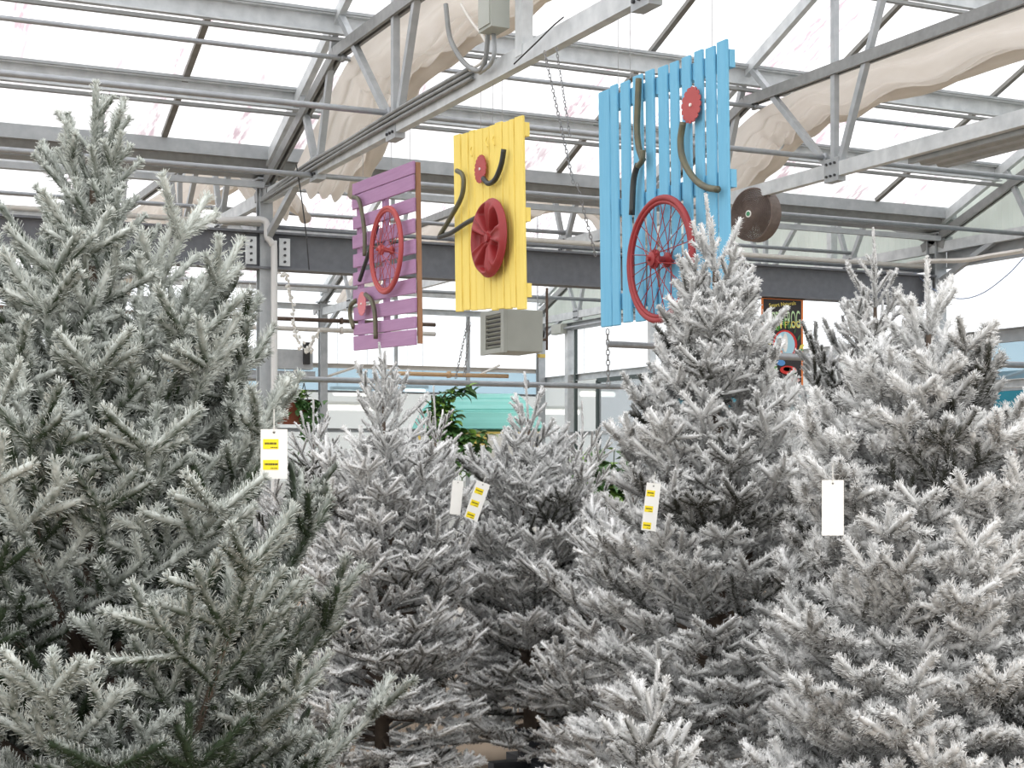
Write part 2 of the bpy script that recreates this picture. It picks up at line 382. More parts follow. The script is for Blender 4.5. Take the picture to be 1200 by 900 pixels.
# ------------------------------------------------------------------ trusses
def truss(X, ya, yb, label, end_wall=False, both=True):
    """ya = valley side of the visible half, runs to yb"""
    sgn = 1 if yb > ya else -1
    def Q(d, h): return Vector((X, ya + sgn * d, E + h))
    span = abs(yb - ya); half = span / 2
    t = thing('roof_truss', (X, ya, E + 2.6), label, 'truss', 'roof trusses')
    b = MB(); b.bar(Q(0.0, 2.60), Q(span, 2.60), 0.07, 0.125); put(b, 'bottom_chord', M['galv_light'], t)
    for a, c in ((0.12, half), (span - 0.12, half)):
        b = MB(); b.bar(Q(a, 2.88 + RISE * 0.12), Q(c, 2.88 + RISE * half), 0.06, 0.11); put(b, 'rafter', M['galv_light'], t)
    # shade track below the rafters: slope, level, slope
    tr = [Q(-0.2, 2.62), Q(2.2, 3.50), Q(span - 2.2, 3.50), Q(span + 0.2, 2.62)]
    for k in range(3):
        b = MB(); b.extrude([(-.045, .05), (-.045, -.05), (-.015, -.05), (-.015, 0), (.015, 0), (.015, -.05), (.045, -.05), (.045, .05)], tr[k], tr[k + 1]); put(b, 'shade_track', M['galv_dark'], t)
    # webs
    web = [((1.63, 2.62), (1.2, 3.36)), ((1.70, 2.62), (2.16, 3.76)), ((3.50, 2.64), (2.28, 3.80)), ((3.58, 2.64), (3.58, 4.36)), ((3.66, 2.64), (4.60, 4.78))]
    for a, c in web:
        for m in (0, 1):
            if m and not both: continue
            pa, pc = (Q(*a), Q(*c)) if not m else (Q(span - a[0], a[1]), Q(span - c[0], c[1]))
            b = MB(); b.bar(pa, pc, 0.055, 0.055, (1, 0, 0)); put(b, 'web_strut', M['galv'], t)
    for d in (1.66, 3.58, span - 3.58, span - 1.66):
        b = MB(); b.box(Q(d, 2.60), (0.085, 0.20, 0.21)); g = put(b, 'gusset_plate', M['galv'], t)
        for i in (-1, 0, 1):
            for j in (-1, 1):
                b = MB(); b.tube([Q(d + 0.06 * i, 2.6 + 0.055 * j) + Vector((-0.04, 0, 0)), Q(d + 0.06 * i, 2.6 + 0.055 * j) + Vector((-0.058, 0, 0))], 0.012, 6); put(b, 'bolt', M['bolt'], g)
    for d, s2 in ((0.07, 1), (span - 0.07, -1)):
        b = MB(); b.bar(Q(d, 2.18), Q(d + s2 * 0.95, 2.56), 0.06, 0.06, (1, 0, 0)); put(b, 'knee_brace', M['galv'], t)
    return t
truss(XT[0], YB, YN, 'galvanised roof truss over the pallets with conduit along its chord')
truss(XT[1], YB, YN, 'galvanised roof truss right of the blue pallet with the fan under it')
truss(XT[0], YB, YF, 'roof truss of the far bay behind the top of the big left tree')
truss(XT[1], YB, YF, 'roof truss of the far bay between the yellow and blue pallets')
truss(XT[2], YB, YN, 'end truss of the near bay at the upper right against the ribbed gable')
truss(XT[2], YB, YF, 'end truss of the far bay in front of the pale ribbed gable')

# ------------------------------------------------------------------ shade curtains bundled beside the trusses
def curtain(X, ya, yb, label, seed, d0=0.75, width=0.60):
    rng = random.Random(seed); sgn = 1 if yb > ya else -1; span = abs(yb - ya)
    path = [(d0, 2.68), (1.4, 3.02), (2.0, 3.3), (2.4, 3.42), (3.2, 3.47), (4.6, 3.47), (6.2, 3.47), (8.0, 3.46), (8.8, 3.36), (9.6, 3.05), (10.3, 2.72)]
    P = curve_pts([Vector((0, d, h)) for d, h in path], 7)
    nv = 34; vs = []; fs = []
    ph = [rng.uniform(0, 6.28) for _ in range(6)]
    for i, p in enumerate(P):
        end = min(1, i / 5)
        for j in range(nv):
            v = j / (nv - 1)
            amp = 0.022 + 0.05 * v
            z = amp * math.sin(v * 30 + ph[0] + 0.35 * math.sin(i * 0.3 + ph[1])) + 0.03 * math.sin(v * 11 + i * 0.17 + ph[2])
            sag = -0.20 * math.sin(PI * min(1, v * 1.05)) - 0.05 * v
            zz = z + sag * (0.55 + 0.45 * math.sin(i * 0.55 + ph[3]) ** 2)
            x = X + 0.06 + width * v * (1 + 0.05 * math.sin(i * 0.8 + ph[4]))
            vs.append((x, ya + sgn * (p.y - 0.05 * abs(math.sin(v * 16)) * (1 - end)), E + p.z + zz))
    for i in range(len(P) - 1):
        for j in range(nv - 1):
            a = i * nv + j; fs.append((a, a + 1, a + nv + 1, a + nv))
    t = thing('shade_curtain', (X, ya, E + 2.6), label, 'curtain', 'cream shade curtains gathered under the roof')
    b = MB(); b.add(vs, fs); o = put(b, 'cloth', M['cream'], t, True)
    # gathered outer roll
    b = MB(); pts = [Vector((X + 0.06 + width, ya + sgn * p.y, E + p.z - 0.13 + 0.02 * math.sin(k * 0.9))) for k, p in enumerate(P)]
    b.tube(pts, 0.1, 12, True, [0.05 + 0.03 * abs(math.sin(k * 0.6 + ph[5])) for k in range(len(pts))])
    put(b, 'gathered_roll', M['cream'], t, True)
curtain(XT[0], YB, YN, 'cream shade curtain gathered beside the truss above the purple pallet', 3)
curtain(XT[1], YB, YN, 'cream shade curtain gathered beside the truss right of the blue pallet', 8)
curtain(XT[0], YB, YF, 'cream shade curtain in the far bay behind the big left tree', 5)
curtain(XT[1], YB, YF, 'cream shade curtain in the far bay showing beside the purple pallet', 9)

# ------------------------------------------------------------------ long pipes under the roof
def pipe(Y, h, x0, x1, r, m, label, name='roof_pipe', cat='pipe', grp='long pipes under the roof'):
    b = MB(); b.tube([(x0, Y, E + h), ((x0 + x1) / 2, Y, E + h - 0.004), (x1, Y, E + h)], r, 10)
    for X in XT[:2]:
        if x0 < X < x1: b.box((X, Y, E + h), (0.03, r * 3, r * 3))
    return solo(b, name, m, label, cat, grp, None, True, (x0, Y, E + h))
pipe(12.45, 3.43, XL, XR - 0.1, 0.021, M['pipe'], 'thin grey pipe crossing under the knees of the near trusses')
pipe(11.35, 2.74, XL, XR - 0.1, 0.024, M['pipe'], 'thin grey pipe joining the middle gussets of the near trusses')
pipe(13.15, 2.55, XL, XR - 0.1, 0.024, M['pipe'], 'thin grey pipe just in front of the gutter')
pipe(16.4, 2.74, XL, XR - 0.1, 0.024, M['pipe'], 'thin grey pipe just behind the gutter in the far bay')
pipe(18.3, 2.70, XL, XR - 0.1, 0.024, M['pipe'], 'thin grey pipe joining the middle gussets in the far bay')
pipe(22.0, 2.62, XL, XR - 0.1, 0.03, M['pipe'], 'grey pipe low under the back slope in the far bay')
pipe(24.6, 2.36, XL, 10.2, 0.035, M['rust'], 'rusty brown heating pipe behind the purple pallet')
pipe(24.6, 2.20, XL, 10.2, 0.04, M['pvc'], 'pale heating pipe under the rusty one behind the purple pallet')
pipe(YB - 0.05, 2.33, XL, XT[0] - 0.05, 0.026, M['pvc'], 'cream plastic pipe lying on the beam left of the column')
pipe(YB - 0.05, 2.36, 6.2, XR - 0.25, 0.028, M['pvc'], 'cream plastic pipe lying on the beam behind the blue pallet')
pipe(YB + 0.04, 2.325, XT[0] + 0.1, XR - 0.25, 0.022, M['pipe'], 'thin grey conduit on top of the beam')
pipe(17.5, 0.975, 3.0, 11.6, 0.035, M['pipe'], 'long grey hanging rail above the turquoise stall', 'hanging_rail', 'rail', 'hanging basket rails')
pipe(12.5, 1.03, 8.4, XR - 0.3, 0.035, M['pipe'], 'grey hanging rail at the right behind the snowy trees', 'hanging_rail', 'rail', 'hanging basket rails')
p0 = on_y(712, 403, 16.0); p1 = on_y(860, 409, 16.0)
pipe(16.0, (p0.z + p1.z) / 2 - E, p0.x, p1.x, 0.04, M['pipe'], 'short grey rail under the blue pallet', 'hanging_rail', 'rail', 'hanging basket rails')
p0 = on_y(455, 437, 20.0); p1 = on_y(595, 441, 20.0)
pipe(20.0, (p0.z + p1.z) / 2 - E, p0.x, p1.x, 0.03, M['bench'], 'short tan pole hung on chains above the turquoise stall', 'hanging_rail', 'rail', 'hanging basket rails')

# drain pipe down the column
X, Y = XT[0], YB - 0.13
b = MB(); b.tube(curve_pts([(X - 0.5, Y + 0.02, E + 2.33), (X - 0.16, Y, E + 2.36), (X - 0.03, Y - 0.02, E + 2.34), (X - 0.02, Y - 0.03, E + 2.2), (X + 0.03, Y - 0.03, E + 2.12), (X + 0.05, Y - 0.03, E + 1.95), (X + 0.05, Y - 0.03, 1.5), (X + 0.05, Y - 0.03, 0.05)], 5), 0.032, 10)
solo(b, 'drain_pipe', M['white_pipe'], 'white plastic drain pipe with an elbow running down the column', 'pipe', None, None, True)

# conduit bundle and boxes on the first truss
b = MB()
for k, (dz, r) in enumerate(((0.075, 0.016), (0.04, 0.014), (0.0, 0.016))):
    b.tube(curve_pts([(XT[0] - 0.06, YB - 0.1 - 0.0, E + 2.55 + dz * 0.3), (XT[0] - 0.06, 13.4, E + 2.58 + dz), (XT[0] - 0.065, 12.2, E + 2.60 + dz * 0.8), (XT[0] - 0.06, 11.0, E + 2.61 + dz), (XT[0] - 0.06, 9.6, E + 2.61 + dz)], 6), r, 6)
solo(b, 'conduit_bundle', M['galv_dark'], 'bundle of grey conduit tied along the chord of the first truss', 'conduit', None, None, True)
q = on_x(577, 25, XT[0] - 0.12)
t = thing('junction_box', (q.x, q.y, q.z), 'tall grey junction box with looping conduit above the yellow pallet', 'junction box')
z0 = on_x(577, 37, XT[0] - 0.12).z
b = MB(); b.box((q.x, q.y - 0.02, z0 + 0.3), (0.13, 0.20, 0.6)); b.box((q.x - 0.068, q.y - 0.02, z0 + 0.3), (0.012, 0.17, 0.56)); put(b, 'enclosure', M['heater'], t)
b = MB(); b.bar((XT[0], q.y - 0.22, E + 2.6), (XT[0], q.y - 0.22, E + 4.4), 0.08, 0.10, (0, 1, 0)); put(b, 'mounting_post', M['galv_light'], t)
L0 = [on_x(a, c, XT[0] - 0.10) for a, c in ((522, 5), (526, 40), (533, 58), (545, 75), (560, 83), (568, 72), (571, 45), (571, 38))]
b = MB(); b.tube(curve_pts(L0, 5), 0.018, 8); put(b, 'loop_conduit', M['galv_dark'], t, True)
L1 = [on_x(a, c, XT[0] - 0.09) for a, c in ((578, 38), (579, 60), (574, 75), (562, 85))]
b = MB(); b.tube(curve_pts(L1, 5), 0.016, 8); put(b, 'down_conduit', M['galv'], t, True)
L2 = [on_x(a, c, XT[0] - 0.09) for a, c in ((540, 5), (552, 25), (565, 42), (570, 55), (565, 72), (550, 82))]
b = MB(); b.tube(curve_pts(L2, 5), 0.011, 6); put(b, 'thin_cable', M['pvc'], t, True)

# ribbed trough beside the second truss
q0 = on_x(1058, 160, XT[1])
t = thing('ribbed_trough', (XT[1] + 0.3, q0.y, E + 2.5), 'ribbed galvanised trough fixed under the second truss at the upper right', 'trough')
prof = [(0.02, 0.06), (0.02, -0.03), (0.06, -0.03), (0.09, 0.0), (0.13, 0.0), (0.16, -0.03), (0.24, -0.03), (0.27, 0.0), (0.31, 0.0), (0.34, -0.03), (0.44, -0.03), (0.44, 0.06), (0.43, 0.06), (0.43, -0.02), (0.35, -0.02), (0.32, 0.01), (0.26, 0.01), (0.23, -0.02), (0.17, -0.02), (0.14, 0.01), (0.08, 0.01), (0.05, -0.02), (0.03, -0.02), (0.03, 0.06)]
b = MB(); b.extrude([(-a, c) for a, c in prof], (XT[1] + 0.03, q0.y, E + 2.53), (XT[1] + 0.03, 6.6, E + 2.53)); put(b, 'tray', M['galv'], t)
b = MB()
for yy in (q0.y - 0.15, 8.4, 7.0): b.box((XT[1] + 0.26, yy, E + 2.60), (0.5, 0.04, 0.02))
put(b, 'hanger_strap', M['galv_light'], t)

# ------------------------------------------------------------------ end wall and back wall
GZ = 4.02          # the ribbed gable starts here
def ribbed(name, y0, y1, label):
    b = MB(); n = int(abs(y1 - y0) / 0.075); ys = [y0 + (y1 - y0) * i / n for i in range(n + 1)]
    vs = []; off = [0, 0.0, 0.0, 0.035]
    for i, y in enumerate(ys):
        x = XR + 0.03 + (0.03 if i % 4 in (1, 2) else 0.0)
        vs += [(x, y, GZ), (x, y, roof_z(y) - 0.01)]
    b.add(vs, [(2 * i, 2 * i + 2, 2 * i + 3, 2 * i + 1) for i in range(n)])
    return struct(b, name, M['ribbed'], label, 'wall')
ribbed('wall_right_gable', YB + 0.05, YF - 0.02, 'pale ribbed gable cladding behind the fan')
ribbed('wall_right_gable', YB - 0.05, YN + 0.02, 'pale ribbed gable cladding at the upper right corner')
def sheet(name, p, q, z0, z1, m, label):
    b = MB(); b.add([(p[0], p[1], z0), (q[0], q[1], z0), (q[0], q[1], z1), (p[0], p[1], z1)], [(0, 1, 2, 3)])
    return struct(b, name, M[m], label, 'wall')
# back wall: three bands
sheet('wall_back', (XL, YF), (XR, YF), 3.28, E + 3.1, 'wall_milky', 'milky plastic sheets of the back wall, upper band')
sheet('wall_back', (XL, YF), (XR, YF), 2.83, 3.28, 'wall_sky_reflection', 'band of the back wall coloured like reflected blue sky')
sheet('wall_back', (XL, YF), (XR, YF), 0.0, 2.83, 'wall_grey', 'greyish plastic sheets of the back wall, lower band')
# end wall: openings lead to the yard at the right and behind the blue pallet
D0, D1 = 19.3, 21.4
sheet('wall_right', (XR, YF), (XR, YB), 3.1, GZ, 'wall_milky', 'milky upper band of the end wall beyond the beam')
sheet('wall_right', (XR, YF), (XR, D1), 0, 3.1, 'wall_grey', 'greyish lower sheets of the end wall near the corner')
sheet('wall_right', (XR, D0), (XR, YB), 0, 3.1, 'wall_grey', 'greyish lower sheets of the end wall behind the banner')
sheet('wall_right', (XR, YB), (XR, YN), 3.0, GZ, 'wall_milky', 'milky upper band of the end wall at the right edge')
sheet('wall_right', (XR, YB), (XR, YN), 2.50, 3.0, 'wall_sky_reflection', 'end wall band coloured like reflected blue sky at the right edge')
def girt(p, q, w, h, m, label):
    b = MB(); b.extrude(C_PROF(w, h, 0.01), p, q); solo(b, 'wall_rail', M[m], label, 'wall rail', 'horizontal wall rails')
girt((XR - 0.06, YF, 3.1), (XR - 0.06, YB + 0.1, 3.1), 0.07, 0.12, 'galv_light', 'end wall rail above the door behind the blue pallet')
girt((XR - 0.06, YF, 4.02), (XR - 0.06, YB + 0.1, 4.02), 0.07, 0.14, 'galv', 'end wall rail under the ribbed gable behind the fan')
girt((XR - 0.06, YB - 0.1, 3.06), (XR - 0.06, YN, 3.06), 0.08, 0.16, 'galv', 'end wall rail at the right edge of the view below the beam')
girt((XR - 0.06, YB - 0.1, 2.5), (XR - 0.06, YN, 2.5), 0.08, 0.10, 'galv_light', 'lower end wall rail at the right edge above the teal yard')
girt((XR - 0.08, YB - 0.1, 4.05), (XR - 0.08, YN, 4.05), 0.09, 0.22, 'galv', 'thick end wall rail under the ribbed gable at the right edge')
girt((XL, YF - 0.06, 3.28), (XR, YF - 0.06, 3.28), 0.07, 0.08, 'pvc', 'back wall rail on top of the blue band')
girt((XL, YF - 0.06, 2.15), (XR, YF - 0.06, 2.15), 0.07, 0.07, 'galv', 'low back wall rail behind the turquoise stall')
girt((XL, YF - 0.06, 2.83), (XR, YF - 0.06, 2.83), 0.05, 0.04, 'galv', 'back wall rail below the blue band')
girt((XR - 0.06, YF, 2.1), (XR - 0.06, 22.4, 2.1), 0.06, 0.07, 'galv', 'low end wall rail near the corner')
def stud(X, Y, z0, z1, w, m, label):
    b = MB(); b.bar((X, Y, z0), (X, Y, z1), w, w, (0, 1, 0)); solo(b, 'wall_post', M[m], label, 'wall post', 'upright wall posts')
stud(XR - 0.08, 24.55, 0, 3.95, 0.12, 'galv_light', 'pale end wall post right of the heater')
stud(XR - 0.08, 24.3, 0, 3.95, 0.05, 'door_frame', 'slim dark end wall post right of the heater')
stud(XR - 0.08, 21.65, 3.1, 3.95, 0.10, 'galv_light', 'short pale end wall post under the blue pallet')
stud(XR - 0.08, 18.0, 0, 3.95, 0.12, 'galv_light', 'pale end wall post behind the banner')
stud(XR - 0.08, 16.9, 3.9, 4.9, 0.10, 'galv_light', 'upper post on the ribbed gable behind the trees')
for X, nm in ((-0.5, 'far left'), (6.1, 'behind the first pale tree'), (7.4, 'behind the hanging planter'), (9.9, 'behind the purple pallet'), (11.3, 'behind the turquoise stall')):
    stud(X, YF - 0.08, 0, E + 2.9, 0.06, 'galv', 'slim back wall post ' + nm)
# diagonal braces low on the back wall
for k, (a, c) in enumerate((((322, 450), (348, 433)), ((378, 443), (420, 429)), ((560, 440), (585, 428)))):
    b = MB(); b.tube([on_y(a[0], a[1], YF - 0.12), on_y(c[0], c[1], YF - 0.12)], 0.025, 6)
    solo(b, 'wall_brace', M['pvc'], 'pale diagonal brace on the back wall ' + ('left of the planter post', 'right of the planter post', 'above the turquoise stall')[k], 'brace', 'wall braces')
# door_1 : sliding doors to the yard behind the blue pallet
t = thing('door_1', (XR - 0.05, 22.9, 0), 'greyish sliding door with dark posts in the end wall', 'door', None, 'structure')
b = MB()
for yy in (23.35, 21.4): b.bar((XR - 0.14, yy, 0), (XR - 0.14, yy, 3.0), 0.07, 0.07, (0, 1, 0))
b.bar((XR - 0.14, 23.35, 3.0), (XR - 0.14, 21.4, 3.0), 0.07, 0.07); put(b, 'door_frame', M['door_frame'], t)
b = MB(); b.box((XR - 0.14, 22.37, 1.5), (0.008, 1.9, 2.96)); put(b, 'door_sheet', M['wall_milky'], t)
b = MB(); b.bar((XR - 0.15, 23.3, 2.1), (XR - 0.15, 21.45, 2.1), 0.03, 0.07); put(b, 'cross_rail', M['galv'], t)
# yard beyond the openings
b = MB(); b.box((17.2, 16, 1.5), (0.15, 26, 3.0)); struct(b, 'wall_yard', M['teal'], 'teal wall of the yard beyond the end wall', 'wall')
b = MB(); b.box((17.0, 19.0, 0.9), (0.1, 6.0, 1.8)); solo(b, 'red_panel', M['brick'], 'faded red panel leaning on the teal wall beyond the door', 'panel')
b = MB()
for k in range(6): b.tube([(16.6, 8 + 2.6 * k, 2.75), (16.6, 8 + 2.6 * k + 1.3, 2.98), (16.6, 8 + 2.6 * k + 2.6, 2.75)], 0.03, 6)
b.bar((16.6, 8, 2.7), (16.6, 24, 2.7), 0.06, 0.08); b.bar((16.6, 8, 2.2), (16.6, 24, 2.2), 0.05, 0.06); b.bar((16.6, 8, 2.05), (16.6, 24, 2.05), 0.05, 0.05)
solo(b, 'yard_railing', M['pipe'], 'grey railing with peaked braces in front of the teal wall', 'railing')
# plant bench in the yard
c = at(1192, 480, 18.6)
t = thing('plant_bench', (14.4, 12.6, 0), 'wooden bench in the yard seen at the right edge', 'bench')
b = MB(); b.box((14.4, 13.2, 1.9), (1.0, 3.6, 0.05)); b.box((14.4, 13.2, 1.4), (1.1, 3.6, 0.05)); put(b, 'shelf', M['bench'], t)
for dx in (-0.45, 0.45):
    for yy in (11.6, 14.8):
        b = MB(); b.box((14.4 + dx, yy, 0.95), (0.06, 0.06, 1.95)); put(b, 'leg', M['bench'], t)

for k, (a, c, w_) in enumerate(((412, 461, 40), (405, 478, 60), (486, 459, 22), (700, 462, 40), (655, 483, 46))):
    q = on_y(a, c, YF + (1.6, 2.6, 1.6, 1.6, 2.6)[k]); L_ = w_ / FPX * (0.4285 * q.x + 0.9035 * q.y) / 0.9
    t = thing('fluorescent_lamp', q, 'strip lamp glowing through the back wall ' + ('left of the white pointed fir, upper', 'left of the white pointed fir, lower', 'just left of the turquoise stall', 'right of the turquoise stall, upper', 'right of the turquoise stall, lower')[k], 'lamp', 'strip lamps beyond the back wall')
    b = MB(); b.tube([q + Vector((-L_ / 2, 0, 0)), q + Vector((L_ / 2, 0, 0))], 0.05, 8); put(b, 'tube', M['tube_light'], t)
    b = MB(); b.box(q + Vector((0, 0, 0.09)), (L_ + 0.1, 0.16, 0.06)); put(b, 'housing', M['white_board'], t)
    for s_ in (-1, 1):
        b = MB(); b.tube([q + Vector((s_ * L_ * .4, 0, 0.1)), q + Vector((s_ * L_ * .4, 0, 1.5))], 0.006, 5); put(b, 'hanger_rod', M['wire'], t)
# ================================================================== pallets with wheel figures
NX = Vector((-1, 0, 0))
def plane_pt(px, py, off=0.0): return on_x(px, py, XT[0] - off)
def pallet(name_loc, TL, TR, BR, BL, nslat, horiz, paint, label, wheel_builder, wires, gap=0.0):
    """corners are real points on the hanging plane"""
    O = (TL + TR + BL + BR) / 4
    t = thing('painted_pallet', O, label, 'pallet', 'painted pallets hung from the truss')
    U = ((TR - TL) + (BR - BL)) / 2; V = ((TL - BL) + (TR - BR)) / 2
    w, h = U.length, V.length; u = U / w; v = V / h
    rng = random.Random(nslat * 7 + int(w * 100))
    tw = 0.02
    def P(a, c, n=0.0): return O + u * (a * w / 2) + v * (c * h / 2) + NX * n
    R = Matrix((NX, u, v)).transposed()
    # stringers
    if horiz:
        for k, a in enumerate((-0.88, -0.02, 0.982)):
            b = MB(); b.box(P(a, 0, -0.03), (0.034, 0.026 if k == 2 else 0.07, h * 0.985), R); put(b, 'stringer', [M[paint], M['purple_paint']][0] if k < 2 else M['bare_wood'], t)
    else:
        for c in (-0.8, -0.02, 0.86):
            b = MB(); b.box(P(0.012, c, -0.027), (0.034, w * 0.985, 0.09), R); put(b, 'stringer', M[paint], t)
    return t, P, u, v, w, h, R, rng
def slats(t, P, R, w, h, rng, spec, horiz, paint, thick=0.02, gap=0.0):
    b = MB()
    for a0, a1, j0, j1 in spec:
        ln, wd = (j1 - j0), (a1 - a0)
        ca = (a0 + a1) / 2; cj = (j0 + j1) / 2
        n = rng.uniform(-0.003, 0.004)
        if horiz: b.box(P(cj, ca, n), (thick, ln * w / 2, wd * h / 2), R)
        else: b.box(P(ca, cj, n), (thick, wd * w / 2 - gap, ln * h / 2), R)
    o = put(b, 'slats', M[paint], t)
    md = o.modifiers.new('edge', 'BEVEL'); md.width = 0.004; md.segments = 1
    return o
def spoked_wheel(t, c, R_, red, spokes=28, rim=0.016, hubr=0.03, hub_len=0.09, name='bicycle_wheel'):
    b = MB(); b.ring(c, NX, R_, rim, 56, 10, 1.0); b.ring(c, NX, R_ - 0.022, 0.012, 56, 6); p = put(b, name, M[red], t, True)
    b = MB(); ax = NX; a = Vector((0, 1, 0)); e = Vector((0, 0, 1))
    for i in range(spokes):
        t1 = 2 * PI * i / spokes; t2 = t1 + (0.5 if i % 4 < 2 else -0.5); s = (1 if i % 2 else -1) * hub_len * 0.38
        b.tube([c + (a * math.cos(t2) + e * math.sin(t2)) * hubr + ax * s, c + (a * math.cos(t1) + e * math.sin(t1)) * (R_ - 0.02)], 0.0026, 4, False)
    put(b, 'spokes', M[red], p)
    b = MB(); b.lathe(c, ax, [(0, -hub_len / 2), (0.02, -hub_len / 2), (0.02, -hub_len * 0.42), (hubr * 1.15, -hub_len * 0.38), (hubr * 1.15, -hub_len * 0.3), (0.018, -hub_len * 0.2), (0.018, hub_len * 0.15), (hubr * 1.5, hub_len * 0.22), (hubr * 1.5, hub_len * 0.3), (hubr * 1.1, hub_len * 0.36), (hubr * 1.1, hub_len * 0.44), (0.012, hub_len * 0.5), (0.012, hub_len * 0.62), (0, hub_len * 0.62)], 20)
    put(b, 'hub', M[red], p)
    return p
def saw_disc(t, c, R_, m, teeth=14):
    b = MB(); out = []
    for i in range(teeth):
        t0 = 2 * PI * i / teeth
        for f, r in ((0.0, 1.0), (0.30, 1.0), (0.62, 0.98), (0.70, 0.88), (0.86, 0.90)):
            tt = t0 + f * 2 * PI / teeth; out.append((R_ * r * math.cos(tt), R_ * r * math.sin(tt)))
    b.prism(out, c, Vector((0, 1, 0)), Vector((0, 0, 1)), NX, 0.005)
    p = put(b, 'saw_blade', M[m], t)
    b = MB(); b.tube([c + NX * 0.004, c + NX * 0.012], 0.009, 10); put(b, 'centre_bolt', M['card'], p)
def bent_tube(t, pts, r, m, off=0.05):
    b = MB(); b.tube(curve_pts([plane_pt(a, c, off) for a, c in pts], 6), r, 10); put(b, 'bent_tube', M[m], t, True)
def hang_wires(t, pts):
    for a, c in pts:
        q = plane_pt(a, c)
        b = MB(); b.tube([(q.x - 0.0, q.y, q.z), (q.x, q.y, E + 2.53)], 0.0022, 4); put(b, 'hanging_wire', M['wire'], t)

# blue
t, P, u, v, w, h, R, rng = pallet('b', plane_pt(701, 106), plane_pt(853, 46), plane_pt(856, 364), plane_pt(705, 385), 10, False, 'blue_paint',
    'sky blue painted pallet with a red spoked bicycle wheel and bent tubes', None, None)
e = [(-1.0, -0.84, -1, .985), (-0.825, -0.64, -1, 1.0), (-0.60, -0.42, -.985, .99), (-0.37, -0.22, -.99, 1.0), (-0.19, -0.04, -.985, 1.0), (0.03, 0.20, -.99, .99), (0.235, 0.385, -.98, .985), (0.425, 0.575, -1, .99), (0.605, 0.745, -.985, 1.0), (0.765, 0.995, -1, .985)]
e = [(-1.0, -0.80, -1, .985), (-0.79, -0.66, -1, 1.0), (-0.615, -0.46, -.985, .99), (-0.41, -0.25, -.99, 1.0), (-0.20, -0.06, -.985, 1.0), (-0.01, 0.14, -.99, .99), (0.185, 0.315, -.98, .985), (0.355, 0.49, -1, .99), (0.53, 0.66, -.985, 1.0), (0.70, 0.84, -1, .985), (0.85, 1.0, -.99, 1.0)]
slats(t, P, R, w, h, rng, e, False, 'blue_paint', 0.016, 0.008)
wc = plane_pt(773, 304, 0.085)
spoked_wheel(t, wc, 0.325, 'red_paint', 32, 0.017, 0.035, 0.13)
saw_disc(t, plane_pt(810, 123, 0.035), 0.095, 'red_faded', 16)
bent_tube(t, [(748, 92), (747, 120), (746, 150), (748, 172), (753, 188)], 0.018, 'tube')
bent_tube(t, [(753, 176), (752, 188), (747, 195)], 0.016, 'tube', 0.06)
bent_tube(t, [(747, 192), (742, 212), (740, 252)], 0.017, 'tube_dark', 0.045)
bent_tube(t, [(800, 143), (797, 165), (800, 187), (812, 208), (826, 219), (841, 222)], 0.018, 'tube')
hang_wires(t, ((724, 98), (738, 92), (834, 54)))
# yellow
t, P, u, v, w, h, R, rng = pallet('y', plane_pt(531, 158), plane_pt(615, 136), plane_pt(614, 361), plane_pt(537, 367), 9, False, 'yellow_paint',
    'yellow painted pallet with a red hubcap and a saw blade', None, None)
e = [(-1.0, -0.80, -1, 1), (-0.765, -0.575, -.985, .99), (-0.54, -0.38, -.99, 1), (-0.355, -0.13, -.985, .99), (-0.115, 0.06, -.98, .985), (0.08, 0.23, -1, .99), (0.255, 0.44, -.985, 1), (0.455, 0.62, -.99, .985), (0.64, 0.76, -.98, .99), (0.785, 1.0, -1, 1.0)]
slats(t, P, R, w, h, rng, e, False, 'yellow_paint')
c = plane_pt(576, 279, 0.05); Rr = 0.262
# hubcap: dished disc, five twin-ridged spokes between five sunken windows
b = MB(); n = 150; vs = []; fs = []
rs = [0.0, 0.02, 0.035, 0.045, 0.055, 0.065, 0.075, 0.09, 0.105, 0.12, 0.14, 0.16, 0.18, 0.195, 0.205, 0.215, 0.225, 0.235, 0.25, 0.26, 0.262]
def sm(x, a, c_):
    x = max(0.0, min(1.0, (x - a) / (c_ - a))); return x * x * (3 - 2 * x)
for i in range(n):
    th = 2 * PI * i / n + 0.3; d = abs(((th * 5 / (2 * PI)) % 1.0) - 0.5) * 2          # 0 on the spoke, 1 in the window
    for r in rs:
        z = 0.03 + 0.02 * sm(r, 0.05, 0.2) - 0.035 * sm(r, 0.235, 0.262)
        wdw = sm(d, 0.50 - 0.12 * r / 0.26, 0.62) * sm(r, 0.05, 0.075) * (1 - sm(r, 0.205, 0.225))
        ridge = math.exp(-((d - 0.32) / 0.12) ** 2) * sm(r, 0.03, 0.08) * (1 - sm(r, 0.2, 0.24))
        z += 0.016 * ridge - 0.055 * wdw - 0.006 * math.exp(-((r - 0.045) / 0.01) ** 2)
        vs.append(c + Vector((0, 1, 0)) * (r * math.cos(th)) + Vector((0, 0, 1)) * (r * math.sin(th)) + NX * z)
k = len(rs)
for i in range(n):
    for j in range(k - 1): fs.append((i * k + j, ((i + 1) % n) * k + j, ((i + 1) % n) * k + j + 1, i * k + j + 1))
b.add(vs, fs); o = put(b, 'hubcap', M['red_paint'], t, True)
md = o.modifiers.new('thick', 'SOLIDIFY'); md.thickness = 0.005
b = MB(); b.lathe(c, NX, [(0, 0.045), (0.028, 0.045), (0.034, 0.02), (0.034, 0)], 16); put(b, 'centre_cap', M['red_paint'], o)
saw_disc(t, plane_pt(563, 198, 0.035), 0.096, 'red_faded', 18)
bent_tube(t, [(535, 200), (541, 204), (543, 214), (540, 232), (527, 256), (515, 276)], 0.017, 'tube', 0.06)
bent_tube(t, [(514, 278), (528, 273), (545, 262), (558, 255)], 0.017, 'tube_dark', 0.06)
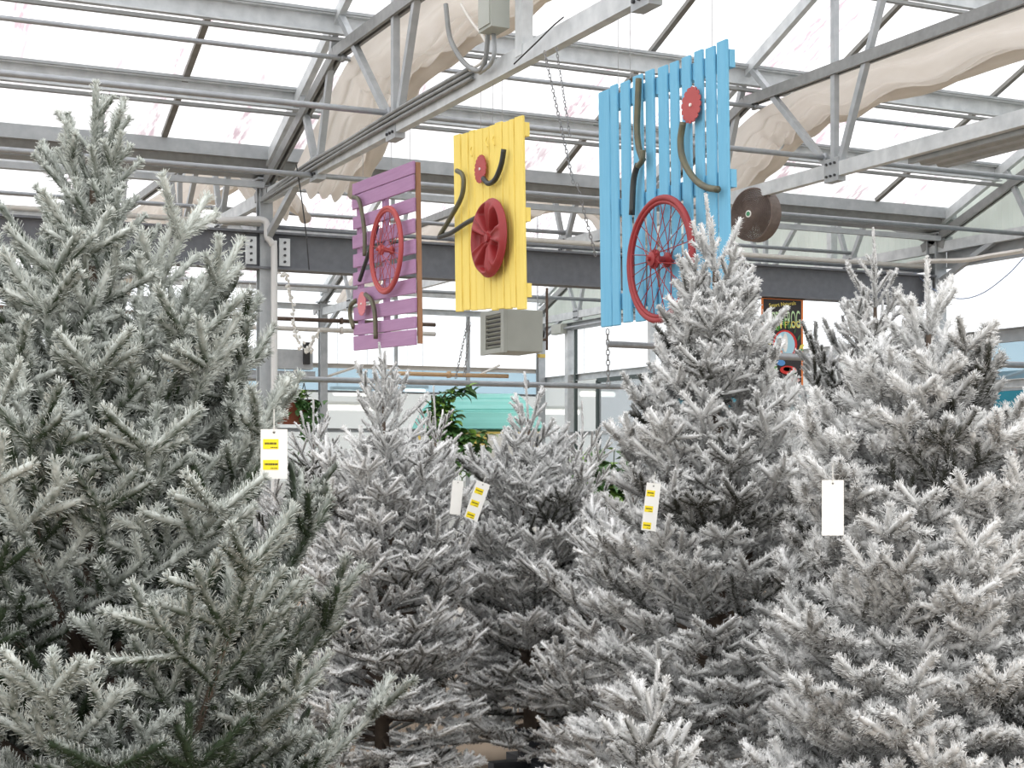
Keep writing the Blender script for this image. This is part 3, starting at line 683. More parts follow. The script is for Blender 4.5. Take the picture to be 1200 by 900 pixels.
bent_tube(t, [(566, 209), (572, 215), (580, 210), (587, 193), (590, 175)], 0.018, 'tube_dark', 0.05)
for a, cc in ((553, 183), (571, 172), (579, 170)): bent_tube(t, [(a, cc), (a - 2, cc - 5), (a - 1, cc - 11)], 0.005, 'yellow_paint', 0.03)
hang_wires(t, ((563, 150), (577, 146), (588, 143)))
# purple
t, P, u, v, w, h, R, rng = pallet('p', plane_pt(413, 215), plane_pt(486, 189), plane_pt(488, 403), plane_pt(416, 412), 10, True, 'purple_paint',
    'purple painted pallet with open horizontal slats and a small red wheel', None, None)
e = [(0.865, 1.0, -1, .93), (0.70, 0.85, -1, .93), (0.44, 0.62, -1, .93), (0.20, 0.375, -1, .93), (-0.03, 0.14, -1, .93), (-0.25, -0.09, -1, .93), (-0.47, -0.31, -1, .93), (-0.69, -0.54, -1, .93), (-0.83, -0.715, -1, .93), (-1.0, -0.845, -1, .93)]
e = [(1.0 - 0.2 * k - 0.155, 1.0 - 0.2 * k, -1, .95) for k in range(10)]
e[0] = (0.86, 1.0, -1, .985); e[1] = (0.69, 0.85, -1, .985); e[2] = (0.45, 0.60, -1, .985); e[3] = (0.215, 0.375, -1, .985); e[4] = (-0.01, 0.15, -1, .985); e[5] = (-0.225, -0.07, -1, .985); e[6] = (-0.44, -0.275, -1, .985); e[7] = (-0.645, -0.485, -1, .985); e[8] = (-0.82, -0.69, -1, .985); e[9] = (-1.0, -0.83, -1, .985)
slats(t, P, R, w, h, rng, e, True, 'purple_paint')
spoked_wheel(t, plane_pt(452, 293, 0.075), 0.325, 'red_faded', 28, 0.018, 0.028, 0.13)
saw_disc(t, plane_pt(424, 356, 0.06), 0.098, 'pink_faded', 16)
bent_tube(t, [(414, 231), (420, 234), (424, 250), (427, 275), (427, 300)], 0.018, 'tube')
bent_tube(t, [(442, 264), (436, 285), (428, 308), (421, 329)], 0.017, 'tube_dark', 0.055)
bent_tube(t, [(428, 345), (435, 352), (439, 368), (440, 397)], 0.019, 'tube')
bent_tube(t, [(417, 352), (411, 358), (410, 370), (414, 384)], 0.019, 'tube', 0.02)
hang_wires(t, ((425, 211), (458, 199), (480, 191)))

# ================================================================== fan, heater, boxes
ft = on_x(885, 252, XT[1]); fc = ft + Vector((0, 0, 0))
t = thing('circulation_fan', fc, 'round brown caged fan hanging under the second truss', 'fan')
ax = (-Vector((RX[0], RX[1], 0)) * 0.74 - Vector((FX[0], FX[1], 0)) * 0.66).normalized()
b = MB()
for k in range(15):
    for s_ in (-1, 1): b.ring(fc + ax * s_ * (0.07 + 0.035 * (1 - (k / 14) ** 2)), ax, 0.03 + 0.215 * k / 14, 0.004, 40, 4)
a1 = ax.orthogonal().normalized(); a2 = ax.cross(a1)
for k in range(72):
    th = 2 * PI * k / 72; d = a1 * math.cos(th) + a2 * math.sin(th)
    b.tube([fc + ax * 0.105 + d * 0.03, fc + ax * 0.098 + d * 0.11, fc + ax * 0.07 + d * 0.245], 0.003, 4, False)
    b.tube([fc - ax * 0.105 + d * 0.03, fc - ax * 0.098 + d * 0.11, fc - ax * 0.07 + d * 0.245], 0.003, 4, False)
put(b, 'cage', M['fan'], t)
b = MB(); b.lathe(fc, ax, [(0.247, -0.075), (0.258, -0.07), (0.258, 0.07), (0.247, 0.075), (0.243, 0.07), (0.243, -0.07), (0.247, -0.075)], 40); put(b, 'rim_band', M['fan'], t)
b = MB()
for k in range(4):
    th = PI / 2 * k; d = a1 * math.cos(th) + a2 * math.sin(th); e_ = a1 * -math.sin(th) + a2 * math.cos(th)
    b.prism([(0.03, -0.03), (0.12, -0.09), (0.21, -0.07), (0.225, 0.03), (0.12, 0.06), (0.03, 0.03)], fc - ax * 0.01, d, (e_ + ax * 0.3).normalized(), ax, 0.004)
put(b, 'blades', M['fan'], t)
b = MB(); b.lathe(fc, ax, [(0, 0.05), (0.06, 0.05), (0.07, 0.03), (0.07, -0.09), (0, -0.09)], 20); put(b, 'motor', M['fan'], t)
b = MB(); b.lathe(fc, ax, [(0, 0.113), (0.034, 0.111), (0.034, 0.104), (0, 0.104)], 16); g = put(b, 'badge', M['card'], t)
b = MB(); b.lathe(fc, ax, [(0, 0.117), (0.022, 0.1165), (0.022, 0.112), (0, 0.112)], 16); put(b, 'badge_centre', M['green_badge'], g)
b = MB(); b.tube([fc + Vector((0, 0, 0.25)), (fc.x, fc.y, E + 2.54)], 0.016, 8); put(b, 'hanger', M['bolt'], t)

hc = at(601, 390, 22.3)
t = thing('unit_heater', hc, 'beige grey box heater with black louvres below the yellow pallet', 'heater')
hw, hd, hh = 0.58, 0.80, 0.60
x0, x1 = hc.x - hw / 2, hc.x + hw / 2; y0, y1 = hc.y - hd / 2, hc.y + hd / 2; z0, z1 = hc.z - hh / 2, hc.z + hh / 2
b = MB(); b.box((hc.x, hc.y, hc.z), (hw, hd, hh)); o = put(b, 'casing', M['heater'], t); md = o.modifiers.new('edge', 'BEVEL'); md.width = 0.012; md.segments = 2
b = MB()
for bx in ((x0 - 0.02, y0 + 0.05, hc.z, 0.05, 0.10, hh + 0.03), (x0 - 0.02, y1 - 0.09, hc.z, 0.05, 0.18, hh + 0.03), (x0 - 0.023, hc.y - 0.04, z1 - 0.022, 0.05, hd - 0.27, 0.066), (x0 - 0.023, hc.y - 0.04, z0 + 0.022, 0.05, hd - 0.27, 0.066)): b.box(bx[:3], bx[3:])
put(b, 'front_frame', M['heater'], t)
b = MB(); b.box((x0 - 0.004, hc.y - 0.04, hc.z), (0.01, hd - 0.3, hh - 0.08)); put(b, 'dark_opening', M['heater_dark'], t)
b = MB()
Rl = Matrix.Rotation(math.radians(35), 3, 'Y')
for k in range(8): b.box((x0 - 0.025, hc.y - 0.04, z0 + 0.08 + k * (hh - 0.16) / 7), (0.045, hd - 0.30, 0.008), Rl)
put(b, 'louvres', M['heater'], t)
b = MB(); b.lathe((x1, hc.y, hc.z), (1, 0, 0), [(0.2, 0), (0.2, 0.05), (0.06, 0.08), (0.06, 0.2), (0, 0.2)], 20); put(b, 'motor', M['black'], t)
b = MB(); b.tube([(x1 + 0.16, hc.y - 0.2, z1 + 0.35), (x1 + 0.16, hc.y - 0.2, z0 + 0.05)], 0.02, 8); b.tube([(x1 + 0.0, hc.y - 0.2, hc.z - 0.1), (x1 + 0.16, hc.y - 0.2, hc.z - 0.1)], 0.02, 8); put(b, 'gas_pipe', M['rust'], t)
b = MB(); b.box((x1 + 0.05, hc.y - 0.25, z0 - 0.04), (0.10, 0.06, 0.05)); put(b, 'valve', M['yellow_board'], t)
for dx in (0.02, 0.25):
    for dy in (-0.3, 0.3):
        b = MB(); b.tube([(hc.x + dx, hc.y + dy, z1), (hc.x + dx, hc.y + dy, roof_z(hc.y) - 0.1)], 0.008, 6); put(b, 'hanger_rod', M['pipe'], t)
jc = on_x(657, 386, XR - 0.16); jc.x = XR - 0.2
t = thing('switch_box', jc, 'small grey switch box with conduit on the end wall post beside the heater', 'switch box')
b = MB(); b.box(jc, (0.10, 0.42, 0.18)); o = put(b, 'box', M['heater'], t)
b = MB(); b.box(jc + Vector((-0.055, 0, 0)), (0.012, 0.38, 0.15)); put(b, 'cover', M['heater'], t)
b = MB(); b.tube([jc + Vector((0, -0.2, 0)), jc + Vector((0, -3.5, 0))], 0.02, 8); put(b, 'conduit', M['pipe'], t)
# control cabinet at the planter column
cc = at(330, 421, 25.2)
t = thing('mounted_cabinet', cc, 'grey control cabinet on a beam between the two columns behind the planter', 'cabinet')
b = MB(); b.box(cc, (1.0, 0.2, 0.32)); put(b, 'body', M['galv'], t)
b = MB(); b.box(cc + Vector((0, 0, -0.27)), (1.1, 0.14, 0.16)); put(b, 'bracket', M['pipe'], t)
b = MB(); b.box(cc + Vector((0.38, -0.12, 0.1)), (0.1, 0.1, 0.36)); put(b, 'lever', M['black'], t)

# chains
def chain(px0, py0, px1, py1, D, label, r=0.0035, link=0.03):
    a, c = at(px0, py0, D), at(px1, py1, D); n = max(3, int((c - a).length / (link * 0.72))); d = (c - a) / n; dn = d.normalized()
    s1 = dn.orthogonal().normalized(); s2 = dn.cross(s1); b = MB()
    for k in range(n):
        o = a + d * (k + 0.5); s = s1 if k % 2 else s2
        b.tube([o + dn * (link / 2 * math.cos(q)) + s * (link * 0.26 * math.sin(q)) for q in [2 * PI * i / 8 for i in range(9)]], r, 4, False)
    return solo(b, 'hanging_chain', M['wire'], label, 'chain', 'hanging chains')
chain(638, 60, 672, 215, 8.75, 'long loose chain falling between the yellow and blue pallets', 0.0026, 0.03)
chain(652, 56, 668, 160, 8.7, 'short second chain beside the long one left of the blue pallet', 0.0022, 0.026)
chain(676, 215, 698, 300, 16.0, 'chain hanging in front of the grey beam left of the blue pallet', 0.005, 0.06)
chain(712, 386, 713, 452, 15.9, 'chain with a hook under the lower left corner of the blue pallet', 0.006, 0.07)
chain(548, 378, 534, 443, 20.0, 'left chain of the tan pole above the turquoise stall', 0.005, 0.06)
chain(551, 378, 544, 440, 20.0, 'right chain of the tan pole above the turquoise stall', 0.005, 0.06)
# light garland
b = MB(); pts = curve_pts([at(a, c, 17.0) for a, c in ((326, 319), (336, 325), (340, 340), (343, 362), (346, 385), (350, 400), (357, 409), (364, 408), (368, 398), (371, 390))], 6)
t = thing('light_garland', pts[0], 'string of small white lights drooping from the beam beside the column', 'light garland')
b.tube(pts, 0.006, 5); put(b, 'cable', M['string'], t)
b = MB()
rng = random.Random(4)
for p in pts:
    q = Vector(p) + Vector((rng.uniform(-.03, .03), rng.uniform(-.03, .03), rng.uniform(-.03, .03)))
    b = MB(); b.lathe(q, (rng.uniform(-1, 1), rng.uniform(-1, 1), -1), [(0, 0.035), (0.016, 0.02), (0.016, 0), (0.008, -0.015), (0, -0.015)], 8); put(b, 'bulb', M['lamp'], t)
# loose wires
def wire(pts, m, label, r=0.006):
    b = MB(); b.tube(curve_pts(pts, 8), r, 5); solo(b, 'hanging_cable', M[m], label, 'wire', 'loose wires')
wire([on_x(a, c, XT[2] - 0.25) for a, c in ((1072, 320), (1095, 340), (1122, 350), (1150, 344), (1180, 322), (1199, 302))], 'wire_blue', 'thin bluish wire sagging across the wall right of the corner column', 0.007)
wire([on_x(a, c, XT[0] - 0.1) for a, c in ((347, 193), (352, 225), (358, 270), (362, 316))], 'black', 'thin black cable hanging from the first truss past the grey beam', 0.006)
wire([on_x(a, c, XT[0] - 0.07) for a, c in ((660, 20), (646, 32), (630, 48), (602, 75))], 'black', 'black cord wrapped over the truss chord above the yellow pallet', 0.005)
wire([on_x(a, c, XT[2] - 0.2) for a, c in ((1040, 316), (1080, 307), (1130, 305), (1160, 300), (1199, 294))], 'pvc', 'pale pipe bending from the beam end along the right wall', 0.03)

# ================================================================== banner
bc = on_y(915, 400, YB)
bt = on_y(915, 350, YB).z; bw = on_y(940, 400, YB).x - on_y(891, 400, YB).x; bh = 1.02
t = thing('hanging_banner', (bc.x, YB, bt), 'black banner with orange border and dripping letters hanging from the beam', 'banner')
by = YB - 0.02; bx0 = bc.x - bw / 2; bz0 = bt - bh
def flat(name, outline, m, lift, parent=t):
    b = MB(); b.prism([(a * bw, c * bh) for a, c in outline], (bx0, by - lift, bz0), (1, 0, 0), (0, 0, 1), (0, -1, 0), 0.002); return put(b, name, M[m], parent)
flat('border', [(0, 0), (1, 0), (1, 1), (0, 1)], 'banner_orange', 0)
flat('black_field', [(0.05, 0.02), (0.95, 0.02), (0.95, 0.985), (0.05, 0.985)], 'banner_black', 0.003)
def words_on(txt, a, c, size, m, squash=1.0, rot=0.0):
    cu = bpy.data.curves.new('banner_lettering', 'FONT'); cu.body = txt; cu.size = size; cu.align_x = 'CENTER'; cu.extrude = 0.001
    tmp = bpy.data.objects.new('lettering_outline', cu); me = bpy.data.meshes.new_from_object(tmp); bpy.data.objects.remove(tmp)
    me.materials.clear(); me.materials.append(M[m]); o = bpy.data.objects.new('lettering', me); COL.objects.link(o)
    o.parent = t; o.location = Vector((bx0 + a * bw, by - 0.008, bz0 + c * bh)) - Vector(t.location); o.rotation_euler = (PI / 2, rot, 0); o.scale = (1, squash, 1)
    return o
words_on('Smart Naturals', 0.5, 0.915, 0.062, 'banner_yellow', 1.0, -0.12)
words_on('HAPPY FROG', 0.5, 0.66, 0.087, 'banner_mint', 3.3, -0.07)
words_on('HAPPY FROG', 0.5, 0.66, 0.083, 'banner_yellow', 1.35, -0.07).location.y += -0.002
el = lambda cx, cy, rx, ry, n=20: [(cx + rx * math.cos(2 * PI * i / n), cy + ry * math.sin(2 * PI * i / n)) for i in range(n)]
flat('red_ring', el(0.56, 0.48, 0.29, 0.165), 'banner_red', 0.005)
flat('sky_disc', el(0.55, 0.48, 0.24, 0.145), 'banner_sky', 0.008)
rng = random.Random(11)
for k in range(28):
    a = rng.uniform(0, 2 * PI); cx, cy = 0.55 + 0.32 * math.cos(a), 0.42 + 0.24 * math.sin(a); d = a + rng.uniform(-.6, .6); l = rng.uniform(.08, .16)
    flat('printed_leaf', [(cx, cy), (cx + .5 * l * math.cos(d + .35), cy + .5 * l * math.sin(d + .35)), (cx + l * math.cos(d), cy + l * math.sin(d)), (cx + .5 * l * math.cos(d - .35), cy + .5 * l * math.sin(d - .35))], rng.choice(['banner_green', 'banner_green2', 'banner_yellow']), 0.010 + 0.0004 * k)
for cx, cy, rx, ry, m in ((0.42, 0.38, .07, .05, 'banner_orange'), (0.62, 0.19, .2, .05, 'banner_red'), (0.60, 0.20, .1, .025, 'banner_yellow'), (0.45, 0.27, .1, .035, 'banner_blue'), (0.78, 0.08, .12, .025, 'banner_red'), (0.55, 0.5, .06, .11, 'card')):
    flat('printed_patch', el(cx, cy, rx, ry, 12), m, 0.017)
b = MB(); b.tube([(bx0 - 0.02, YB - 0.02, bt + 0.005), (bx0 + bw + 0.02, YB - 0.02, bt + 0.005)], 0.012, 8); put(b, 'top_rod', M['black'], t)

# ================================================================== turquoise stall
rgt = Vector((RX[0], RX[1], 0)); fwd = Vector((FX[0], FX[1], 0)); UPV = Vector((0, 0, 1))
sc = at(562, 541, 13.0); SW = 1.06; SD = 0.62
t = thing('market_stall', (sc.x, sc.y, 0), 'small stall with a rounded turquoise roof and yellow boards', 'stall')
def S(a, d, z): return Vector((sc.x, sc.y, 0)) + rgt * a + fwd * d + UPV * z
rz = EYE + (HOR - 463) / FPX * 13.0; ez = EYE + (HOR - 506) / FPX * 13.0
b = MB(); n = 40; L = []
steps = (0.06, 0.30, 0.55, 0.80)
for i in range(n + 1):
    a = PI * i / n; dd = -math.cos(a) * SD; z = ez + (rz - ez) * math.sin(a) ** 0.9
    rib = 0.012 if (i % 5 == 0) else 0.0
    L.append((dd * (1 + rib), z + rib))
inset = lambda z: 0.19 * ((z - ez) / (rz - ez)) ** 1.5
vs = []
for dd, z in L: vs += [S(-SW / 2 + inset(z), dd, z), S(SW / 2 - inset(z) * 1.1, dd, z)]
b.add(vs, [(2 * i, 2 * i + 1, 2 * i + 3, 2 * i + 2) for i in range(n)])
o = put(b, 'curved_roof', M['turq'], t); md = o.modifiers.new('thick', 'SOLIDIFY'); md.thickness = 0.012
for s in (-1, 1):
    b = MB(); vs = [S(s * (SW / 2 - inset(z) * (1 if s < 0 else 1.1)), dd, z) for dd, z in L] + [S(s * SW / 2, 0, ez)]
    b.add(vs, [(i, i + 1, len(vs) - 1) for i in range(n)]); put(b, 'roof_end', M['turq_pale'], t)
b = MB()
for zz in (0.0, 0.028, 0.20, 0.225, 0.36, 0.385):
    ii = min(range(n // 2 + 1), key=lambda i: abs(L[i][1] - (ez + zz * 0.75)))
    z = L[ii][1]; b.tube([S(-SW / 2 + inset(z), L[ii][0] - 0.004, z), S(SW / 2 - inset(z) * 1.1, L[ii][0] - 0.004, z)], 0.0065, 6)
put(b, 'roof_ribs', M['turq'], t)
b = MB(); b.box(S(0, 0, 0), (0.01, 0.01, 0.01))
b = MB(); Rz = Matrix.Rotation(math.atan2(RX[1], RX[0]), 3, 'Z')
b.box(S(0, 0.0, ez - 0.09), (SW - 0.04, SD * 1.9, 0.16), Rz); put(b, 'yellow_fascia', M['yellow_board'], t)
b = MB(); b.box(S(0.24, -SD * 0.96, ez - 0.16), (0.34, 0.02, 0.26), Rz); put(b, 'white_board', M['white_board'], t)
b = MB(); b.box(S(0, 0, 0.5), (SW - 0.05, SD * 1.8, 1.0), Rz); put(b, 'counter', M['white_board'], t)
for a in (-1, 1):
    for d in (-1, 1):
        b = MB(); b.box(S(a * (SW / 2 - 0.05), d * SD * 0.88, 0.95 + 0.28), (0.06, 0.06, 0.5 + (ez - 1.5) + 0.3), Rz); put(b, 'post', M['white_board'], t)

# ================================================================== leafy plants
def leaf_mesh(b, p, d, L_, W_, up, curl=0.25):
    d = d.normalized(); s = d.cross(up)
    if s.length < 1e-3: s = d.cross(Vector((1, 0, 0)))
    s.normalize(); nrm = s.cross(d)
    pts = [p]
    for f, wd, z in ((0.25, 0.8, 0.02), (0.55, 1.0, 0.0), (0.8, 0.6, -0.08), (1.0, 0.0, -curl)):
        c = p + d * (L_ * f) + nrm * (z * L_)
        if wd: pts += [c + s * (W_ / 2 * wd) + nrm * 0.1 * W_, c, c - s * (W_ / 2 * wd) + nrm * 0.1 * W_]
        else: pts.append(c)
    fs = [(0, 1, 2), (0, 2, 3)]
    for k in range(2):
        a = 1 + 3 * k; fs += [(a, a + 3, a + 4, a + 1), (a + 1, a + 4, a + 5, a + 2)]
    fs += [(7, 10, 8), (8, 10, 9)]
    b.add(pts, fs)
def leafy(name, base, strands, m_leaf, label, cat, seed, leaf=(0.09, 0.06), every=0.04, group=None, extra=None):
    """strands: lists of world points that stems follow"""
    rng = random.Random(seed); t = thing(name, base, label, cat, group)
    bs = MB(); bl = MB(); bl2 = MB()
    for st in strands:
        P_ = curve_pts(st, 6); bs.tube(P_, 0.005, 5)
        acc = 0
        for i in range(1, len(P_)):
            acc += (P_[i] - P_[i - 1]).length
            while acc > every:
                acc -= every
                d = Vector((rng.uniform(-1, 1), rng.uniform(-1, 1), rng.uniform(-.5, .5))); L_ = leaf[0] * rng.uniform(.6, 1.25)
                tgt = bl if rng.random() < 0.75 else bl2
                leaf_mesh(tgt, P_[i] + d * 0.01, d, L_, leaf[1] * L_ / leaf[0], Vector((rng.uniform(-.4, .4), rng.uniform(-.4, .4), 1)))
    put(bs, 'stems', M['stem'], t)
    if bl.v: put(bl, 'foliage', M[m_leaf], t, True)
    if bl2.v: put(bl2, 'pale_leaves', M['leaf_light'], t, True)
    return t
D = 12.1
strands = []
rng = random.Random(21)
for k in range(22):
    x0 = rng.uniform(505, 525); strands.append([at(x0, rng.uniform(462, 475), D), at(x0 + rng.uniform(-7, 7), 490, D - .05), at(x0 + rng.uniform(-9, 14), 515, D), at(x0 + rng.uniform(-12, 34), rng.uniform(528, 560), D - .1)])
for k in range(12):
    strands.append([at(515, 500, D), at(535 + rng.uniform(-5, 5), 510, D - .05), at(550 + rng.uniform(-10, 22), 515 + rng.uniform(-6, 18), D), at(545 + rng.uniform(-10, 32), 530 + rng.uniform(-6, 26), D)])
for k in range(5): strands.append([at(512, 475, D), at(522 + 5 * k, 462 - rng.uniform(0, 5), D), at(530 + 6 * k, 457 + rng.uniform(-4, 4), D), at(538 + 4 * k, 459, D)])
t = leafy('trailing_vine', S(-0.30, -SD - 0.34, 0), strands, 'leaf', 'dense green vine trailing over the left end of the turquoise stall', 'vine', 2, (0.085, 0.065), 0.028)
b = MB(); b.lathe(S(-0.30, -SD - 0.34, 0), UPV, [(0, 0.0), (0.13, 0.0), (0.17, 0.3), (0.19, 0.3), (0.19, 0.34), (0.15, 0.34), (0.14, 0.1), (0, 0.1)], 20); put(b, 'pot', M['terracotta'], t)
b = MB(); b.tube(curve_pts([S(-0.30, -SD - 0.34, 0.1), S(-0.34, -SD - 0.32, 0.9), at(515, 540, D)], 5), 0.012, 6); put(b, 'main_stem', M['stem'], t)

# hanging planter
pc = on_y(330, 483, 17.5)
t = thing('hanging_planter', pc, 'rust brown hanging trough of trailing green plants beside the big left tree', 'planter')
pw, pdp, phh = 0.62, 0.3, 0.28
def PL(a, d, z): return pc + Vector((a, d, z))
b = MB(); vs = []
for z, f in ((-phh / 2, 0.72), (phh / 2, 1.0)):
    for a, d in ((-1, -1), (1, -1), (1, 1), (-1, 1)): vs.append(PL(a * pw / 2 * f, d * pdp / 2 * f, z))
b.add(vs, [(3, 2, 1, 0), (0, 1, 5, 4), (1, 2, 6, 5), (2, 3, 7, 6), (3, 0, 4, 7), (4, 5, 6, 7)]); put(b, 'trough', M['coir'], t)
b = MB()
for k in range(4):
    p = [PL(-pw / 2, -pdp / 2, phh / 2), PL(pw / 2, -pdp / 2, phh / 2), PL(pw / 2, pdp / 2, phh / 2), PL(-pw / 2, pdp / 2, phh / 2)]
    b.tube([p[k], p[(k + 1) % 4]], 0.012, 6)
put(b, 'rim_wire', M['black'], t)
for a in (-0.24, 0.27):
    top = PL(a, 0, 0); rz_ = EYE + 0.975
    for d in (-pdp / 2, pdp / 2):
        b = MB(); b.tube([PL(a, d, phh / 2), PL(a, 0, rz_ - pc.z - 0.045)], 0.006, 5); put(b, 'hanger', M['bolt'], t)
bl = MB(); bl2 = MB(); rng = random.Random(5)
for k in range(240):
    p = PL(rng.uniform(-pw / 2, pw / 2), rng.uniform(-pdp / 2, pdp / 2), phh / 2 + rng.uniform(-.01, .10)); d = Vector((rng.uniform(-1, 1), rng.uniform(-1, 1), rng.uniform(.1, 1)))
    leaf_mesh(bl2 if k % 3 else bl, p, d, 0.08, 0.05, UPV)
for k in range(190):
    a = rng.gauss(0.24, 0.07); p = PL(a, -pdp / 2 - 0.03 - rng.uniform(0, .06), phh / 2 - abs(rng.gauss(0, 0.26))); d = Vector((rng.uniform(-1, 1), rng.uniform(-1, 0.2), rng.uniform(-1, .2)))
    leaf_mesh(bl, p, d, 0.09, 0.07, UPV)
for k in range(60):
    p = PL(-0.22 + rng.uniform(-.07, .07), -0.19 + rng.uniform(-.02, .02), phh / 2 + rng.uniform(0, .34)); leaf_mesh(bl2, p, Vector((rng.uniform(-1, 1), rng.uniform(-1, 1), rng.uniform(-.3, .6))), 0.08, 0.05, UPV)
put(bl, 'trailing_leaves', M['leaf'], t, True); put(bl2, 'pale_leaves', M['leaf_light'], t, True)
b = MB(); b.tube([PL(-0.22, -0.12, phh / 2), PL(-0.22, -0.19, phh / 2 + 0.36)], 0.006, 5); put(b, 'stem', M['stem'], t)

# background plants
def potted(c, R_, H_, m, label, seed, pot='terracotta', leaf=(0.14, 0.09), n=26):
    rng = random.Random(seed); st = []
    pr = R_ * 0.45; ph_ = min(0.28, H_ * 0.4)
    for k in range(n):
        a = rng.uniform(0, 2 * PI); r = R_ * rng.uniform(.2, 1)
        st.append([Vector((c[0], c[1], c[2] + ph_ * .9)), Vector((c[0] + r * .5 * math.cos(a), c[1] + r * .5 * math.sin(a), c[2] + ph_ + (H_ - ph_) * .6)), Vector((c[0] + r * math.cos(a), c[1] + r * math.sin(a), c[2] + ph_ + (H_ - ph_) * rng.uniform(.6, 1)))])
    t = leafy('potted_plant', Vector(c), st, m, label, 'potted plant', seed, leaf, 0.06, 'potted plants in the background')
    b = MB(); b.lathe(c, UPV, [(0, 0), (pr * .8, 0), (pr, ph_ - .05), (pr * 1.08, ph_ - .05), (pr * 1.08, ph_), (pr * .9, ph_), (pr * .85, ph_ * .6), (0, ph_ * .6)], 18); put(b, 'pot', M[pot], t)
potted((14.25, 12.3, 1.926), 0.3, 0.55, 'leaf', 'leafy pot plant on the yard bench at the right edge', 3)
potted((14.3, 13.0, 1.926), 0.3, 0.45, 'leaf', 'second leafy pot plant on the yard bench, farther from the camera', 4)
q = at(664, 541, 14.0); potted((q.x, q.y, 0), 0.3, 1.72, 'leaf', 'tall leafy plant right of the turquoise stall', 6)
q = at(712, 541, 15.0); potted((q.x, q.y, 0), 0.42, 1.72, 'leaf', 'broad dark leafy plant before the sliding door', 7, leaf=(0.26, 0.12))
# ================================================================== flocked firs
def flock_mat(name, green, green2, white):
    m = bpy.data.materials.new(name); m.use_nodes = True
    nt = m.node_tree; N = nt.nodes; L = nt.links; b = N['Principled BSDF']
    at_ = N.new('ShaderNodeAttribute'); at_.attribute_name = 'flock'  # flock cover, with painted shade on the undersides mixed in
    tc = N.new('ShaderNodeTexCoord'); nz = N.new('ShaderNodeTexNoise'); nz.inputs['Scale'].default_value = 7; nz.inputs['Detail'].default_value = 3
    L.new(tc.outputs['Object'], nz.inputs['Vector'])
    mg = N.new('ShaderNodeMix'); mg.data_type = 'RGBA'; mg.inputs[6].default_value = lin(green); mg.inputs[7].default_value = lin(green2)
    L.new(nz.outputs['Fac'], mg.inputs['Factor'])
    mx = N.new('ShaderNodeMix'); mx.data_type = 'RGBA'; mx.inputs[7].default_value = lin(white)
    L.new(at_.outputs['Fac'], mx.inputs['Factor']); L.new(mg.outputs[2], mx.inputs[6]); L.new(mx.outputs[2], b.inputs['Base Color'])
    b.inputs['Roughness'].default_value = 0.85; b.inputs['Specular IOR Level'].default_value = 0.15
    return m
M['fir_green'] = flock_mat('green_fir_with_light_flock', (40, 52, 38), (58, 70, 50), (222, 226, 221))
M['fir_white'] = flock_mat('fir_with_heavy_flock', (46, 48, 42), (66, 66, 58), (246, 246, 245))

def nrm(v):
    return v / (np.linalg.norm(v) + 1e-9)
def rot_about(v, ax, a):
    return v * math.cos(a) + np.cross(ax, v) * math.sin(a) + ax * np.dot(ax, v) * (1 - math.cos(a))

